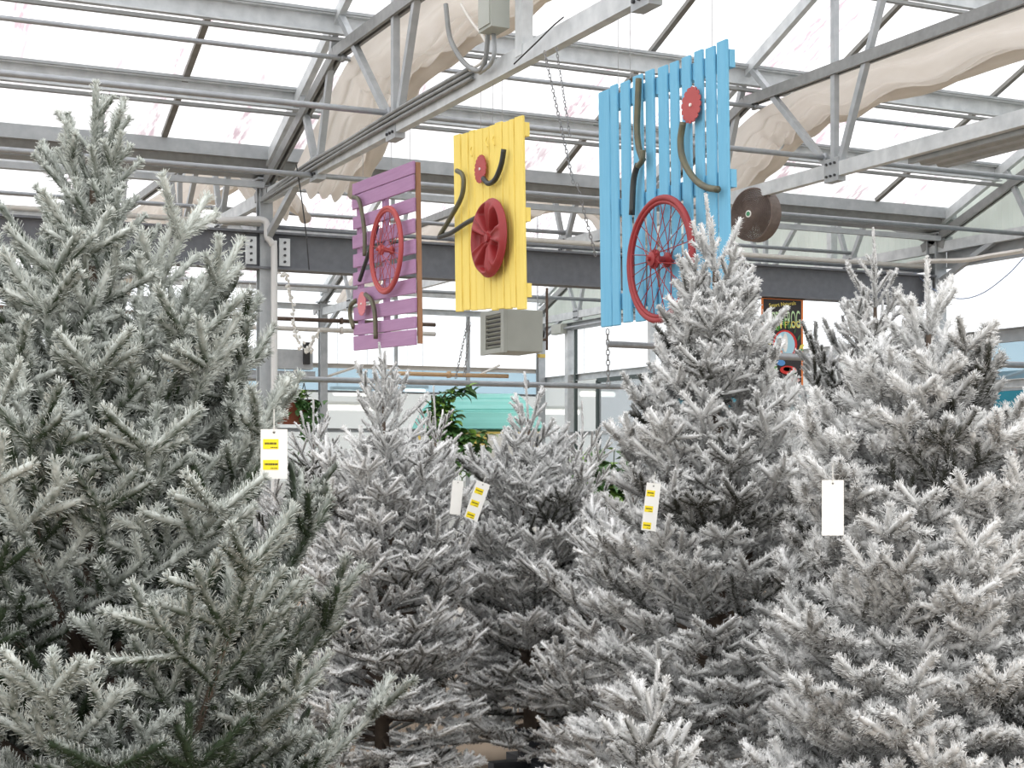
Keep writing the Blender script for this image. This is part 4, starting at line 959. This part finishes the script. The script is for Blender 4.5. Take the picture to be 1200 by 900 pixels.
class Fir:
    def __init__(s, seed, H, prof, lead=0.3, step=0.11, nb=6, nl=0.02, dens=620, width=0.0028, flock=0.75, fvar=0.18, green=0.0, green_z=None,
                 up_low=2, up_high=58, z0=0.10, lat=0.058, shoot=0.12, curl=26, tops=((0.0, 4, 32, .72), (-0.13, 4, 40, .85), (-0.22, 4, 46, .8)), inner=0.36, fat=0.52, needle=0.92, fine=False):
        s.fat = fat; s.needle = needle; s.fine = fine
        s.tops = tops; s.inner = inner
        s.rng = random.Random(seed); s.npr = np.random.default_rng(seed); s.H = H; s.prof = prof; s.lead = lead; s.step = step; s.nb = nb
        s.nl = nl; s.dens = dens; s.width = width; s.flock = flock; s.fvar = fvar; s.green = green; s.green_z = green_z
        s.up_low, s.up_high, s.z0, s.lat, s.shoot, s.curl = up_low, up_high, z0, lat, shoot, curl
        s.seg = []        # p0, dir, length, needle length, flock, is tip
        s.wood = []       # polylines with radii
        s.grow()
    def add(s, p, d, L, nl, fl, tip): s.seg.append((p, d, L, nl, fl, tip))
    def path(s, p, d, length, seglen, bend, fl, nl, r0, bare=0.0, wob=0.06):
        """a needled axis that bends upward; returns list of (point, dir, travelled)"""
        rng = s.rng; n = max(1, int(round(length / seglen))); L = length / n; out = []; pts = [p.copy()]
        for i in range(n):
            d = nrm(d + np.array([rng.gauss(0, wob), rng.gauss(0, wob), rng.gauss(0, wob) + bend / n]))
            if (i + 1) / n > bare: s.add(p, d, L * 1.06, nl, fl, i == n - 1)
            out.append((p.copy(), d.copy(), i * L)); p = p + d * L; pts.append(p.copy())
        out.append((p.copy(), d.copy(), length))
        if r0 > 0: s.wood.append((pts, r0))
        return out
    def spray(s, p, d, side, length, fl, depth):
        """lateral twig with side shoots of its own"""
        rng = s.rng; nl = s.nl * rng.uniform(0.85, 1.12)
        ax = s.path(p, d, length, 0.075, math.radians(s.curl) * 0.6, fl, nl, 0.0)
        if depth > 0 and length > 0.10:
            pos = 0.045
            while pos < length - 0.02:
                k = min(int(pos / length * (len(ax) - 1)), len(ax) - 2)
                q, dd, tr = ax[k]; q = q + dd * (pos - tr)
                sd = nrm(np.cross(dd, side))
                for sg in (-1, 1):
                    if rng.random() < 0.16: continue
                    a = math.radians(rng.uniform(38, 58)); l2 = min(s.shoot * rng.uniform(.6, 1.15), (length - pos) * 0.75 + 0.035)
                    nd = nrm(dd * math.cos(a) + sd * sg * math.sin(a) + np.array([0, 0, rng.uniform(-.05, .28)]))
                    s.path(q, nd, l2, 0.09, 0.15, fl + rng.gauss(0, .05), nl * 0.95, 0.0)
                pos += s.lat * rng.uniform(.85, 1.2)
    def grow(s):
        rng = s.rng; H = s.H; zt = H - s.lead
        # trunk and leader
        n = 14; lean = np.array([rng.gauss(0, .012), rng.gauss(0, .012)])
        s.trunk = [np.array([lean[0] * math.sin(2.0 * i / n) , lean[1] * math.sin(2.6 * i / n), zt * i / n]) for i in range(n + 1)]
        top = s.trunk[-1]
        s.lead_axis = s.path(top, nrm(np.array([rng.gauss(0, .04), rng.gauss(0, .04), 1])), s.lead, 0.07, 0.0, s.flock, s.nl * 0.52, 0.0, 0, 0.025)
        # upright shoots round the leader
        k0 = rng.uniform(0, 6)
        for ring_z, cnt, ang, ln in s.tops:
            for k in range(cnt):
                a = k0 + 2 * PI * k / cnt + rng.gauss(0, .2); e = math.radians(90 - ang + rng.gauss(0, 6)); l = s.lead * ln * rng.uniform(.75, 1.2)
                d = np.array([math.cos(a) * math.cos(e), math.sin(a) * math.cos(e), math.sin(e)])
                p = top + np.array([0, 0, ring_z])
                ax = s.path(p, d, l, 0.07, 0.35, s.flock, s.nl * 0.8, 0.004)
                if l > 0.14:
                    sd = nrm(np.cross(d, np.array([0, 0, 1.0])))
                    for kk in range(1, len(ax) - 1):
                        for sg in (-1, 1):
                            if rng.random() < .35: continue
                            q, dd, _ = ax[kk]; s.path(q, nrm(dd * .75 + sd * sg * .6), min(s.shoot * .8, (l - ax[kk][2]) * .8), .09, .1, s.flock, s.nl * .8, 0.0)
            k0 += 0.6
        z = s.z0; ga = rng.uniform(0, 6)
        while z < zt - 0.06:
            f = z / H; r = s.prof(z)
            for k in range(s.nb):
                ga += 2.39996 if k % 2 else 2 * PI / s.nb; a = ga + rng.gauss(0, .12)
                L0 = r * rng.uniform(0.84, 1.08)
                if rng.random() < 0.08: L0 *= 1.14
                el = math.radians(s.up_low + (s.up_high - s.up_low) * f ** 1.25 + rng.gauss(0, 6))
                bend = math.radians(s.curl) * (1 if f > .25 else .5)
                ee = min(el + bend * 0.5, math.radians(62))
                L = L0 / max(0.45, math.cos(ee))
                zz = z - L * math.sin(ee) + rng.uniform(-.5, .5) * s.step
                zz = min(max(0.12, zz), zt - 0.02); fz = zz / max(zt, .1)
                i = min(int(fz * n), n - 1); base = s.trunk[i] + (s.trunk[i + 1] - s.trunk[i]) * (fz * n - i)
                d = np.array([math.cos(a) * math.cos(el), math.sin(a) * math.cos(el), math.sin(el)])
                side = np.array([-math.sin(a), math.cos(a), 0])
                fl = s.flock + rng.gauss(0, s.fvar)
                gr = s.green if s.green_z is None else s.green * max(0.0, min(1.0, (s.green_z[1] - z) / (s.green_z[1] - s.green_z[0])))
                if rng.random() < gr: fl -= 0.46
                ax = s.path(base, d, L, 0.08, bend, fl, s.nl, 0.006 + 0.012 * L, s.inner)
                pos = L * s.inner
                upn = nrm(np.cross(side, d)); upn = upn if upn[2] > 0 else -upn
                while pos < L - 0.03:
                    kk = min(int(pos / L * (len(ax) - 1)), len(ax) - 2); q, dd, tr = ax[kk]; q = q + dd * (pos - tr)
                    for sg in (-1, 1):
                        if rng.random() < .10: continue
                        an = math.radians(rng.uniform(42, 60)); ln = min(0.34, (L - pos) * 0.62 + 0.07) * rng.uniform(.75, 1.1)
                        nd = nrm(dd * math.cos(an) + side * sg * math.sin(an) + np.array([0, 0, rng.uniform(-.12, .22)]))
                        s.spray(q, nd, upn, ln, fl + rng.gauss(0, .05), 1)
                    if rng.random() < 0.6:
                        nd = nrm(dd * .75 + upn * rng.uniform(.4, .9) + side * rng.gauss(0, .35)); s.path(q, nd, s.shoot * rng.uniform(.6, 1.1), .09, .2, fl, s.nl, 0.0)
                    pos += s.lat * 1.5 * rng.uniform(.85, 1.2)
                # terminal fan
                q, dd, _ = ax[-1]
                for sg in (-1, 1):
                    for an0, lf in ((42, 1.0), (68, .75)):
                        an = math.radians(an0 + rng.gauss(0, 6)); nd = nrm(dd * math.cos(an) + side * sg * math.sin(an) + np.array([0, 0, rng.uniform(0, .25)]))
                        s.path(q - dd * .02, nd, s.shoot * lf * rng.uniform(.7, 1.1), .09, .15, fl, s.nl, 0.0)
            z += s.step * (1.0 - 0.25 * f) * rng.uniform(.85, 1.15)

    def foliage(s, name, material, parent):
        r = s.npr; S_ = s.seg; n = len(S_)
        P = np.array([q[0] for q in S_]); D = np.array([q[1] for q in S_]); L = np.array([q[2] for q in S_]); NL = np.array([q[3] for q in S_]); F = np.array([q[4] for q in S_]); T = np.array([q[5] for q in S_])
        ref = np.where(np.abs(D[:, 2:3]) < 0.9, np.array([[0, 0, 1.0]]), np.array([[1.0, 0, 0]]))
        U = np.cross(D, ref); U /= np.linalg.norm(U, axis=1, keepdims=True); V = np.cross(U, D)
        # flocked body of each shoot: six-sided, rounded at the tip
        K = 6; th = np.arange(K) * 2 * PI / K
        R0 = NL * s.fat; S1 = ((0.0, .72), (0.3, 1.0), (0.72, 1.0), (0.92, .80), (1.0, .34)); S2 = ((0.0, .85), (0.3, 1.0), (0.6, 1.0), (0.85, 1.0), (1.0, .9))
        if s.fine: S1 = ((0.0, .72), (0.16, 1.0), (0.32, .9), (0.48, 1.05), (0.64, .92), (0.78, 1.0), (0.92, .82), (1.0, .36)); S2 = tuple((f, 1.0 - .1 * (k % 2)) for k, (f, _) in enumerate(S1))
        G = len(S1); rings = []; cf = []
        upv = (V[:, None, 2] * np.sin(th)[None, :] + U[:, None, 2] * np.cos(th)[None, :])
        for (f, ra), (_, rb) in zip(S1, S2):
            rad = np.maximum(R0, 0.0065)[:, None] * np.where(T, ra, rb)[:, None] * r.uniform(.74, 1.22, (n, K))
            c = P + D * (L * f)[:, None]
            rings.append(c[:, None, :] + (U[:, None, :] * np.cos(th)[None, :, None] + V[:, None, :] * np.sin(th)[None, :, None]) * rad[:, :, None])
            cf.append(np.clip(F[:, None] - 0.32 + 0.46 * upv + np.where(T, 0.16 * f, 0.0)[:, None] + r.normal(0, .17, (n, K)), 0, 1))  # flock whitens the top; undersides darkened further, painting shade into the gaps
        core = np.stack(rings, 1).reshape(-1, 3); cf = np.stack(cf, 1).reshape(-1)
        base = (np.arange(n) * G * K)[:, None, None]; i0 = np.arange(G - 1)[None, :, None] * K; j = np.arange(K)[None, None, :]; jn = (j + 1) % K
        q = np.stack([base + i0 + j, base + i0 + jn, base + i0 + K + jn, base + i0 + K + j], -1).reshape(-1, 4)
        # needles
        lod = np.where(P[:, 2] < s.zvis, 0.25, 1.0) * np.where(np.abs(s.base_right + P[:, :2] @ RX) > s.half_view, 0.3, 1.0) * np.where(P[:, :2] @ s.toward < -0.10, 0.42, 1.0)   # fewer needles where no view reaches: below the frame, on the far side
        cnt = np.maximum(6, (L * 1.06 * lod * s.dens * r.uniform(.85, 1.15, n)).astype(int)) + np.where(T & (lod > .9), 10, 0)
        idx = np.repeat(np.arange(n), cnt); m = len(idx)
        t = r.uniform(0, 0.97, m); tip = T[idx] & (r.uniform(0, 1, m) < 0.22); t = np.where(tip, 0.96, t)
        ph = r.uniform(0, 2 * PI, m); al = np.radians(np.where(tip, r.uniform(0, 70, m), r.uniform(40, 70, m)))
        d = D[idx]; rad = U[idx] * np.cos(ph)[:, None] + V[idx] * np.sin(ph)[:, None]
        nd = d * np.cos(al)[:, None] + rad * np.sin(al)[:, None] + np.array([0, 0, 0.10])
        nd /= np.linalg.norm(nd, axis=1, keepdims=True)
        end = np.where(T[idx], 1 - 0.55 * np.clip((t - .8) / .2, 0, 1), 1.0)
        b0 = P[idx] + d * (L[idx] * t)[:, None] + rad * (R0[idx] * 0.75 * end)[:, None]
        ln = NL[idx] * r.uniform(.55, 1.1, m) * s.needle * np.where(tip, .72, 1.0)
        w = np.cross(nd, r.normal(size=(m, 3))); w /= np.linalg.norm(w, axis=1, keepdims=True)
        wd = s.width * r.uniform(.75, 1.3, m)
        e = b0 + nd * ln[:, None]
        nv = np.stack([b0 - w * (wd * .5)[:, None], b0 + w * (wd * .5)[:, None], e + w * (wd * .36)[:, None], e - w * (wd * .36)[:, None]], 1).reshape(-1, 3)
        fb = F[idx] + 0.46 * nd[:, 2] - 0.13 + np.where(T[idx], 0.16 * t, 0.0) + r.normal(0, .17, m)
        nf = np.clip(np.stack([fb - .36, fb - .36, fb + .12, fb + .12], 1), 0.0, 1.0).reshape(-1)  # unflocked needle roots, also darkened to deepen the painted shade between shoots
        nq = (len(core) + np.arange(m)[:, None] * 4 + np.arange(4)[None, :])
        V_ = np.concatenate([core, nv]).astype(np.float32); Q = np.concatenate([q, nq]).astype(np.int32); Fv = np.concatenate([cf, nf]).astype(np.float32)
        me = bpy.data.meshes.new(name)
        me.vertices.add(len(V_)); me.vertices.foreach_set('co', V_.ravel())
        me.loops.add(Q.size); me.loops.foreach_set('vertex_index', Q.ravel())
        me.polygons.add(len(Q)); me.polygons.foreach_set('loop_start', np.arange(0, Q.size, 4, dtype=np.int32))
        me.update(calc_edges=True)
        at_ = me.attributes.new('flock', 'FLOAT', 'POINT'); at_.data.foreach_set('value', Fv)
        me.materials.append(M[material])
        o = bpy.data.objects.new(name, me); COL.objects.link(o); o.parent = parent
        print('fir', n, 'shoots', len(Q), 'faces')
        return o

def fir_tree(px, D, ytop, seed, prof, label, material='fir_white', group='flocked fir trees', rotz=0.0, stand=True, **kw):
    zt = EYE + (HOR - ytop) / FPX * D
    p = at(px, HOR, D)
    T = Fir(seed, zt, prof, **kw)
    T.zvis = EYE - (900 - HOR) / FPX * D - 0.08; T.base_right = (px - 600) / FPX * D; T.half_view = 615 / FPX * D; T.toward = -np.array([p.x, p.y]) / math.hypot(p.x, p.y)
    t = thing('fir_tree', (p.x, p.y, 0), label, 'fir tree', group)
    T.foliage('foliage', material, t)
    b = MB(); n = len(T.trunk)
    b.tube([Vector(q) for q in T.trunk] + [Vector(a[0]) for a in T.lead_axis[1:]], 0.03, 8, True, [0.042 * (1 - 0.86 * i / n) for i in range(n)] + [0.004] * (len(T.lead_axis) - 1))
    b.v = [tuple(Vector(q) + Vector(t.location)) for q in b.v]
    put(b, 'trunk', M['trunk'], t, True)
    b = MB()
    for pts, r in T.wood: b.tube([Vector(q) for q in pts], r, 5, False, [max(0.002, r * (1 - 0.8 * i / len(pts))) for i in range(len(pts))])
    b.v = [tuple(Vector(q) + Vector(t.location)) for q in b.v]
    put(b, 'branches', M['trunk'], t, True)
    if stand:
        b = MB(); o = Vector(t.location)
        b.box(o + Vector((0, 0, 0.02)), (0.46, 0.07, 0.04)); b.box(o + Vector((0, 0, 0.02)), (0.07, 0.46, 0.04))
        b.lathe(o, UPV, [(0.05, 0.04), (0.07, 0.04), (0.075, 0.2), (0.06, 0.2), (0.05, 0.06)], 14)
        put(b, 'stand', M['stand'], t)
    return t
def table(*zr):
    zs = [a for a, _ in zr]; rs = [c for _, c in zr]
    return lambda z: float(np.interp(z, zs, rs))

# big green-grey tree at the left
fir_tree(116, 3.6, 102, 11, table((0.1, .58), (0.9, .57), (1.15, .55), (1.35, .50), (1.6, .43), (1.85, .35), (2.05, .25), (2.18, .16), (2.3, .07)),
         'big grey green fir lightly flocked, nearest and tallest at the left', 'fir_green', lead=0.24, step=0.105, nb=7, nl=0.0205, dens=1650, width=0.0019, fat=0.44, fine=True, tops=((0.0, 4, 24, .85), (-0.09, 5, 30, .95), (-0.18, 5, 36, 1.0), (-0.26, 5, 40, 1.0)),
         flock=0.69, fvar=0.13, green=0.8, green_z=(1.0, 1.75), up_low=6, up_high=56, shoot=0.15, lat=0.10, curl=36)
fir_tree(-62, 4.7, 262, 12, table((0.1, .5), (1.2, .46), (1.7, .34), (2.0, .2), (2.2, .08)),
         'grey green fir half out of view behind the big left tree', 'fir_green', lead=0.25, step=0.14, nb=6, nl=0.0185, dens=800, width=0.0027,
         flock=0.66, fvar=0.12, green=0.5, green_z=(0.9, 1.6), up_low=4, up_high=60, shoot=0.15, lat=0.09, curl=34)
# pale trees in the middle
fir_tree(368, 9.0, 468, 13, table((0.1, .5), (0.8, .44), (1.2, .36), (1.45, .27), (1.62, .14)),
         'thin branched flocked fir below the hanging planter', lead=0.3, step=0.16, nb=6, nl=0.0125, dens=600, width=0.0034,
         flock=0.78, fvar=0.14, green=0.2, up_low=6, up_high=58, shoot=0.17, lat=0.10, curl=30)
fir_tree(447, 7.4, 402, 14, table((0.1, .42), (0.6, .45), (1.0, .43), (1.3, .40), (1.52, .34), (1.68, .24), (1.78, .13), (1.86, .06)),
         'white flocked fir with pointed top below the purple pallet', lead=0.30, tops=((0.0, 5, 26, .75), (-0.08, 5, 34, .9), (-0.16, 5, 40, .9)), step=0.105, nb=7, nl=0.0165, dens=800, width=0.0030,
         flock=0.87, fvar=0.13, green=0.10, up_low=-10, up_high=58, shoot=0.12, lat=0.074, curl=22)
fir_tree(510, 10.2, 452, 15, table((0.1, .5), (0.9, .45), (1.2, .30), (1.45, .15), (1.6, .07)),
         'slim flocked fir in front of the left end of the turquoise stall', lead=0.36, step=0.15, nb=6, nl=0.0125, dens=600, width=0.0034,
         flock=0.82, fvar=0.12, green=0.1, up_low=4, up_high=60, shoot=0.15, lat=0.095, curl=30)
fir_tree(622, 8.1, 436, 16, table((0.1, .34), (0.35, .40), (0.8, .42), (1.1, .40), (1.4, .36), (1.52, .31), (1.68, .20), (1.8, .09)),
         'white flocked fir at the middle before the turquoise stall, floor showing at its foot', lead=0.3, step=0.115, nb=7, nl=0.0185, dens=800, width=0.0031,
         flock=0.89, fvar=0.12, green=0.08, up_low=-10, up_high=58, shoot=0.13, lat=0.076, curl=24, z0=0.14)
fir_tree(684, 9.5, 470, 17, table((0.1, .5), (0.9, .40), (1.2, .28), (1.4, .15), (1.55, .06)),
         'flocked fir with a bare thin tip before the sliding door', lead=0.4, step=0.16, nb=6, nl=0.0125, dens=600, width=0.0036,
         flock=0.82, fvar=0.12, green=0.1, up_low=4, up_high=58, shoot=0.15, lat=0.10, curl=28)
fir_tree(741, 7.05, 525, 18, table((0.1, .44), (0.8, .40), (1.2, .28), (1.4, .16), (1.5, .06)),
         'lower flocked fir tucked behind the tree with the three sticker tag', lead=0.16, step=0.125, nb=6, nl=0.0165, dens=750, width=0.0031,
         flock=0.87, fvar=0.12, green=0.08, up_low=0, up_high=55, shoot=0.13, lat=0.085, curl=26)
# right hand trees
fir_tree(838, 6.0, 228, 19, table((0.1, .48), (0.6, .49), (1.0, .45), (1.54, .40), (1.8, .31), (2.05, .21), (2.25, .12), (2.38, .06)),
         'tall white flocked fir under the blue pallet, its tip reaching the fan', lead=0.30, step=0.10, nb=7, nl=0.0200, dens=1000, width=0.0026,
         flock=0.89, fvar=0.13, green=0.08, up_low=-8, up_high=56, shoot=0.115, lat=0.080, curl=26)
fir_tree(1022, 7.0, 268, 20, table((0.1, .5), (1.2, .42), (1.6, .40), (1.95, .31), (2.15, .21), (2.3, .10)),
         'flocked fir with a slender spire behind the right hand tree', lead=0.36, step=0.125, nb=6, nl=0.0170, dens=800, width=0.0029,
         flock=0.80, fvar=0.14, green=0.12, up_low=2, up_high=58, shoot=0.15, lat=0.088, curl=30)
fir_tree(1088, 4.9, 302, 21, table((0.1, .54), (0.6, .55), (0.9, .52), (1.2, .44), (1.45, .38), (1.7, .31), (1.85, .24), (1.98, .15), (2.08, .07)),
         'broad fluffy white flocked fir at the right with a blank tag', lead=0.24, step=0.095, nb=7, nl=0.0255, dens=1650, width=0.0021, fat=0.46, needle=0.85, fine=True,
         flock=0.88, fvar=0.09, green=0.05, up_low=-2, up_high=54, shoot=0.12, lat=0.085, curl=26)
fir_tree(762, 4.45, 775, 22, table((0.05, .34), (0.45, .28), (0.7, .14), (0.8, .05)),
         'short flocked fir in front at the bottom, only its top in view', lead=0.18, step=0.12, nb=6, nl=0.020, dens=1000, width=0.0024,
         flock=0.84, fvar=0.12, green=0.1, up_low=8, up_high=55, shoot=0.13, lat=0.08, curl=24)
fir_tree(392, 5.2, 846, 23, table((0.05, .32), (0.4, .24), (0.58, .1)),
         'short pale flocked fir at the bottom beside the big left tree', lead=0.14, step=0.12, nb=6, nl=0.016, dens=900, width=0.0025,
         flock=0.7, fvar=0.12, green=0.1, up_low=8, up_high=55, shoot=0.13, lat=0.082, curl=24)

# ================================================================== hanging tags
def tree_tag(px, py, wpx, hpx, D, rot, yaw, stickers, label, string=0.05):
    c = at(px, py, D); k = D / FPX; w, h = wpx * k, hpx * k
    right = (rgt * math.cos(yaw) + fwd * math.sin(yaw)); nn = Vector((right.y, -right.x, 0)).normalized()
    if nn.dot(fwd) > 0: nn = -nn
    r2 = right * math.cos(rot) + UPV * math.sin(rot); u2 = UPV * math.cos(rot) - right * math.sin(rot)
    t = thing('price_tag', c, label, 'tag', 'white tags hung on the firs')
    b = MB(); ol = [(-w / 2, -h / 2), (w / 2, -h / 2), (w / 2, h / 2), (-w / 2, h / 2)]
    b.prism(ol, c, r2, u2, nn, 0.0012); put(b, 'card', M['card'], t)
    b = MB(); q = c + u2 * (h * 0.44); b.tube([q + nn * 0.0012, q + nn * 0.002], 0.0028, 8); put(b, 'punched_hole', M['ink'], t)
    b = MB(); b.tube([q + nn * 0.002, q + u2 * (h * .06 + 0.006) + nn * 0.002, q + u2 * string], 0.0012, 5); put(b, 'string', M['string'], t)
    for sx, sy, sw, sh in stickers:
        b = MB(); o = c + r2 * (sx * w) + u2 * (sy * h) + nn * 0.0014
        b.prism([(-sw * w / 2, -sh * h / 2), (sw * w / 2, -sh * h / 2), (sw * w / 2, sh * h / 2), (-sw * w / 2, sh * h / 2)], o, r2, u2, nn, 0.0004); s_ = put(b, 'sticker', M['sticker'], t)
        b = MB(); rg = random.Random(int(px + sy * 100)); o = o + nn * 0.0005
        x = -0.38
        while x < 0.36:                                            # smudged print: a thick row, a thin row
            l = rg.uniform(.05, .10); b.prism([(x * sw * w, -.04 * sh * h), ((x + l) * sw * w, -.04 * sh * h), ((x + l) * sw * w, .16 * sh * h), (x * sw * w, .16 * sh * h)], o, r2, u2, nn, 0.0002); x += l + 0.025
        x = 0.0
        while x < 0.40:
            l = rg.uniform(.04, .08); b.prism([(x * sw * w, -.40 * sh * h), ((x + l) * sw * w, -.40 * sh * h), ((x + l) * sw * w, -.30 * sh * h), (x * sw * w, -.30 * sh * h)], o, r2, u2, nn, 0.0002); x += l + 0.03
        put(b, 'print', M['ink'], s_)
    return t
tree_tag(321, 532, 31, 58, 3.3, 0.0, 0.1, [(-.12, .20, .58, .20), (-.12, -.22, .58, .20)], 'white tag with two yellow stickers beside the big left tree')
tree_tag(763, 594, 17, 56, 5.35, -0.12, 0.1, [(-.14, .28, .58, .13), (-.14, -.05, .58, .13), (-.14, -.40, .58, .14)], 'narrow white tag with three yellow stickers on the tree under the blue pallet')
tree_tag(976, 595, 26, 65, 4.3, 0.0, 0.05, [], 'blank white tag on the broad right hand tree')
tree_tag(559, 587, 17, 46, 7.1, -0.35, 0.3, [(-.1, .25, .6, .15), (-.1, -.08, .6, .15), (-.1, -.40, .6, .15)], 'tilted white tag with yellow stickers between the two middle trees')
tree_tag(535, 583, 13, 40, 7.12, -0.1, 0.2, [], 'small blank tag left of the tilted tag in the middle')

# ================================================================== light, camera
w = bpy.data.worlds.new('overcast_sky'); SC.world = w; w.use_nodes = True
nt = w.node_tree; N = nt.nodes; L = nt.links
tc = N.new('ShaderNodeTexCoord'); sp = N.new('ShaderNodeSeparateXYZ'); rp = N.new('ShaderNodeValToRGB')
L.new(tc.outputs['Generated'], sp.inputs[0]); L.new(sp.outputs['Z'], rp.inputs['Fac'])
rp.color_ramp.elements[0].position = 0.0; rp.color_ramp.elements[0].color = (0.84, 0.85, 0.86, 1)
rp.color_ramp.elements[1].position = 0.8; rp.color_ramp.elements[1].color = (1.0, 1.0, 1.0, 1)
L.new(rp.outputs['Color'], N['Background'].inputs['Color']); N['Background'].inputs['Strength'].default_value = 2.1

cam = bpy.data.cameras.new('camera'); co = bpy.data.objects.new('camera', cam); COL.objects.link(co)
cam.sensor_fit = 'HORIZONTAL'; cam.sensor_width = 36; cam.lens = 36 * FPX / 1200
cam.shift_y = (HOR - 450) / 1200
co.location = (0, 0, EYE); co.rotation_euler = (PI / 2, 0, -math.atan2(0.4285, 0.9035))
cam.clip_start = 0.05; cam.clip_end = 300
SC.camera = co
SC.view_settings.view_transform = 'Standard'; SC.view_settings.look = 'None'
SC.view_settings.gamma = 1.0; SC.view_settings.use_curve_mapping = False; SC.view_settings.exposure = 0.0
SC.cycles.transparent_max_bounces = 24
SC.cycles.max_bounces = 6; SC.cycles.diffuse_bounces = 3
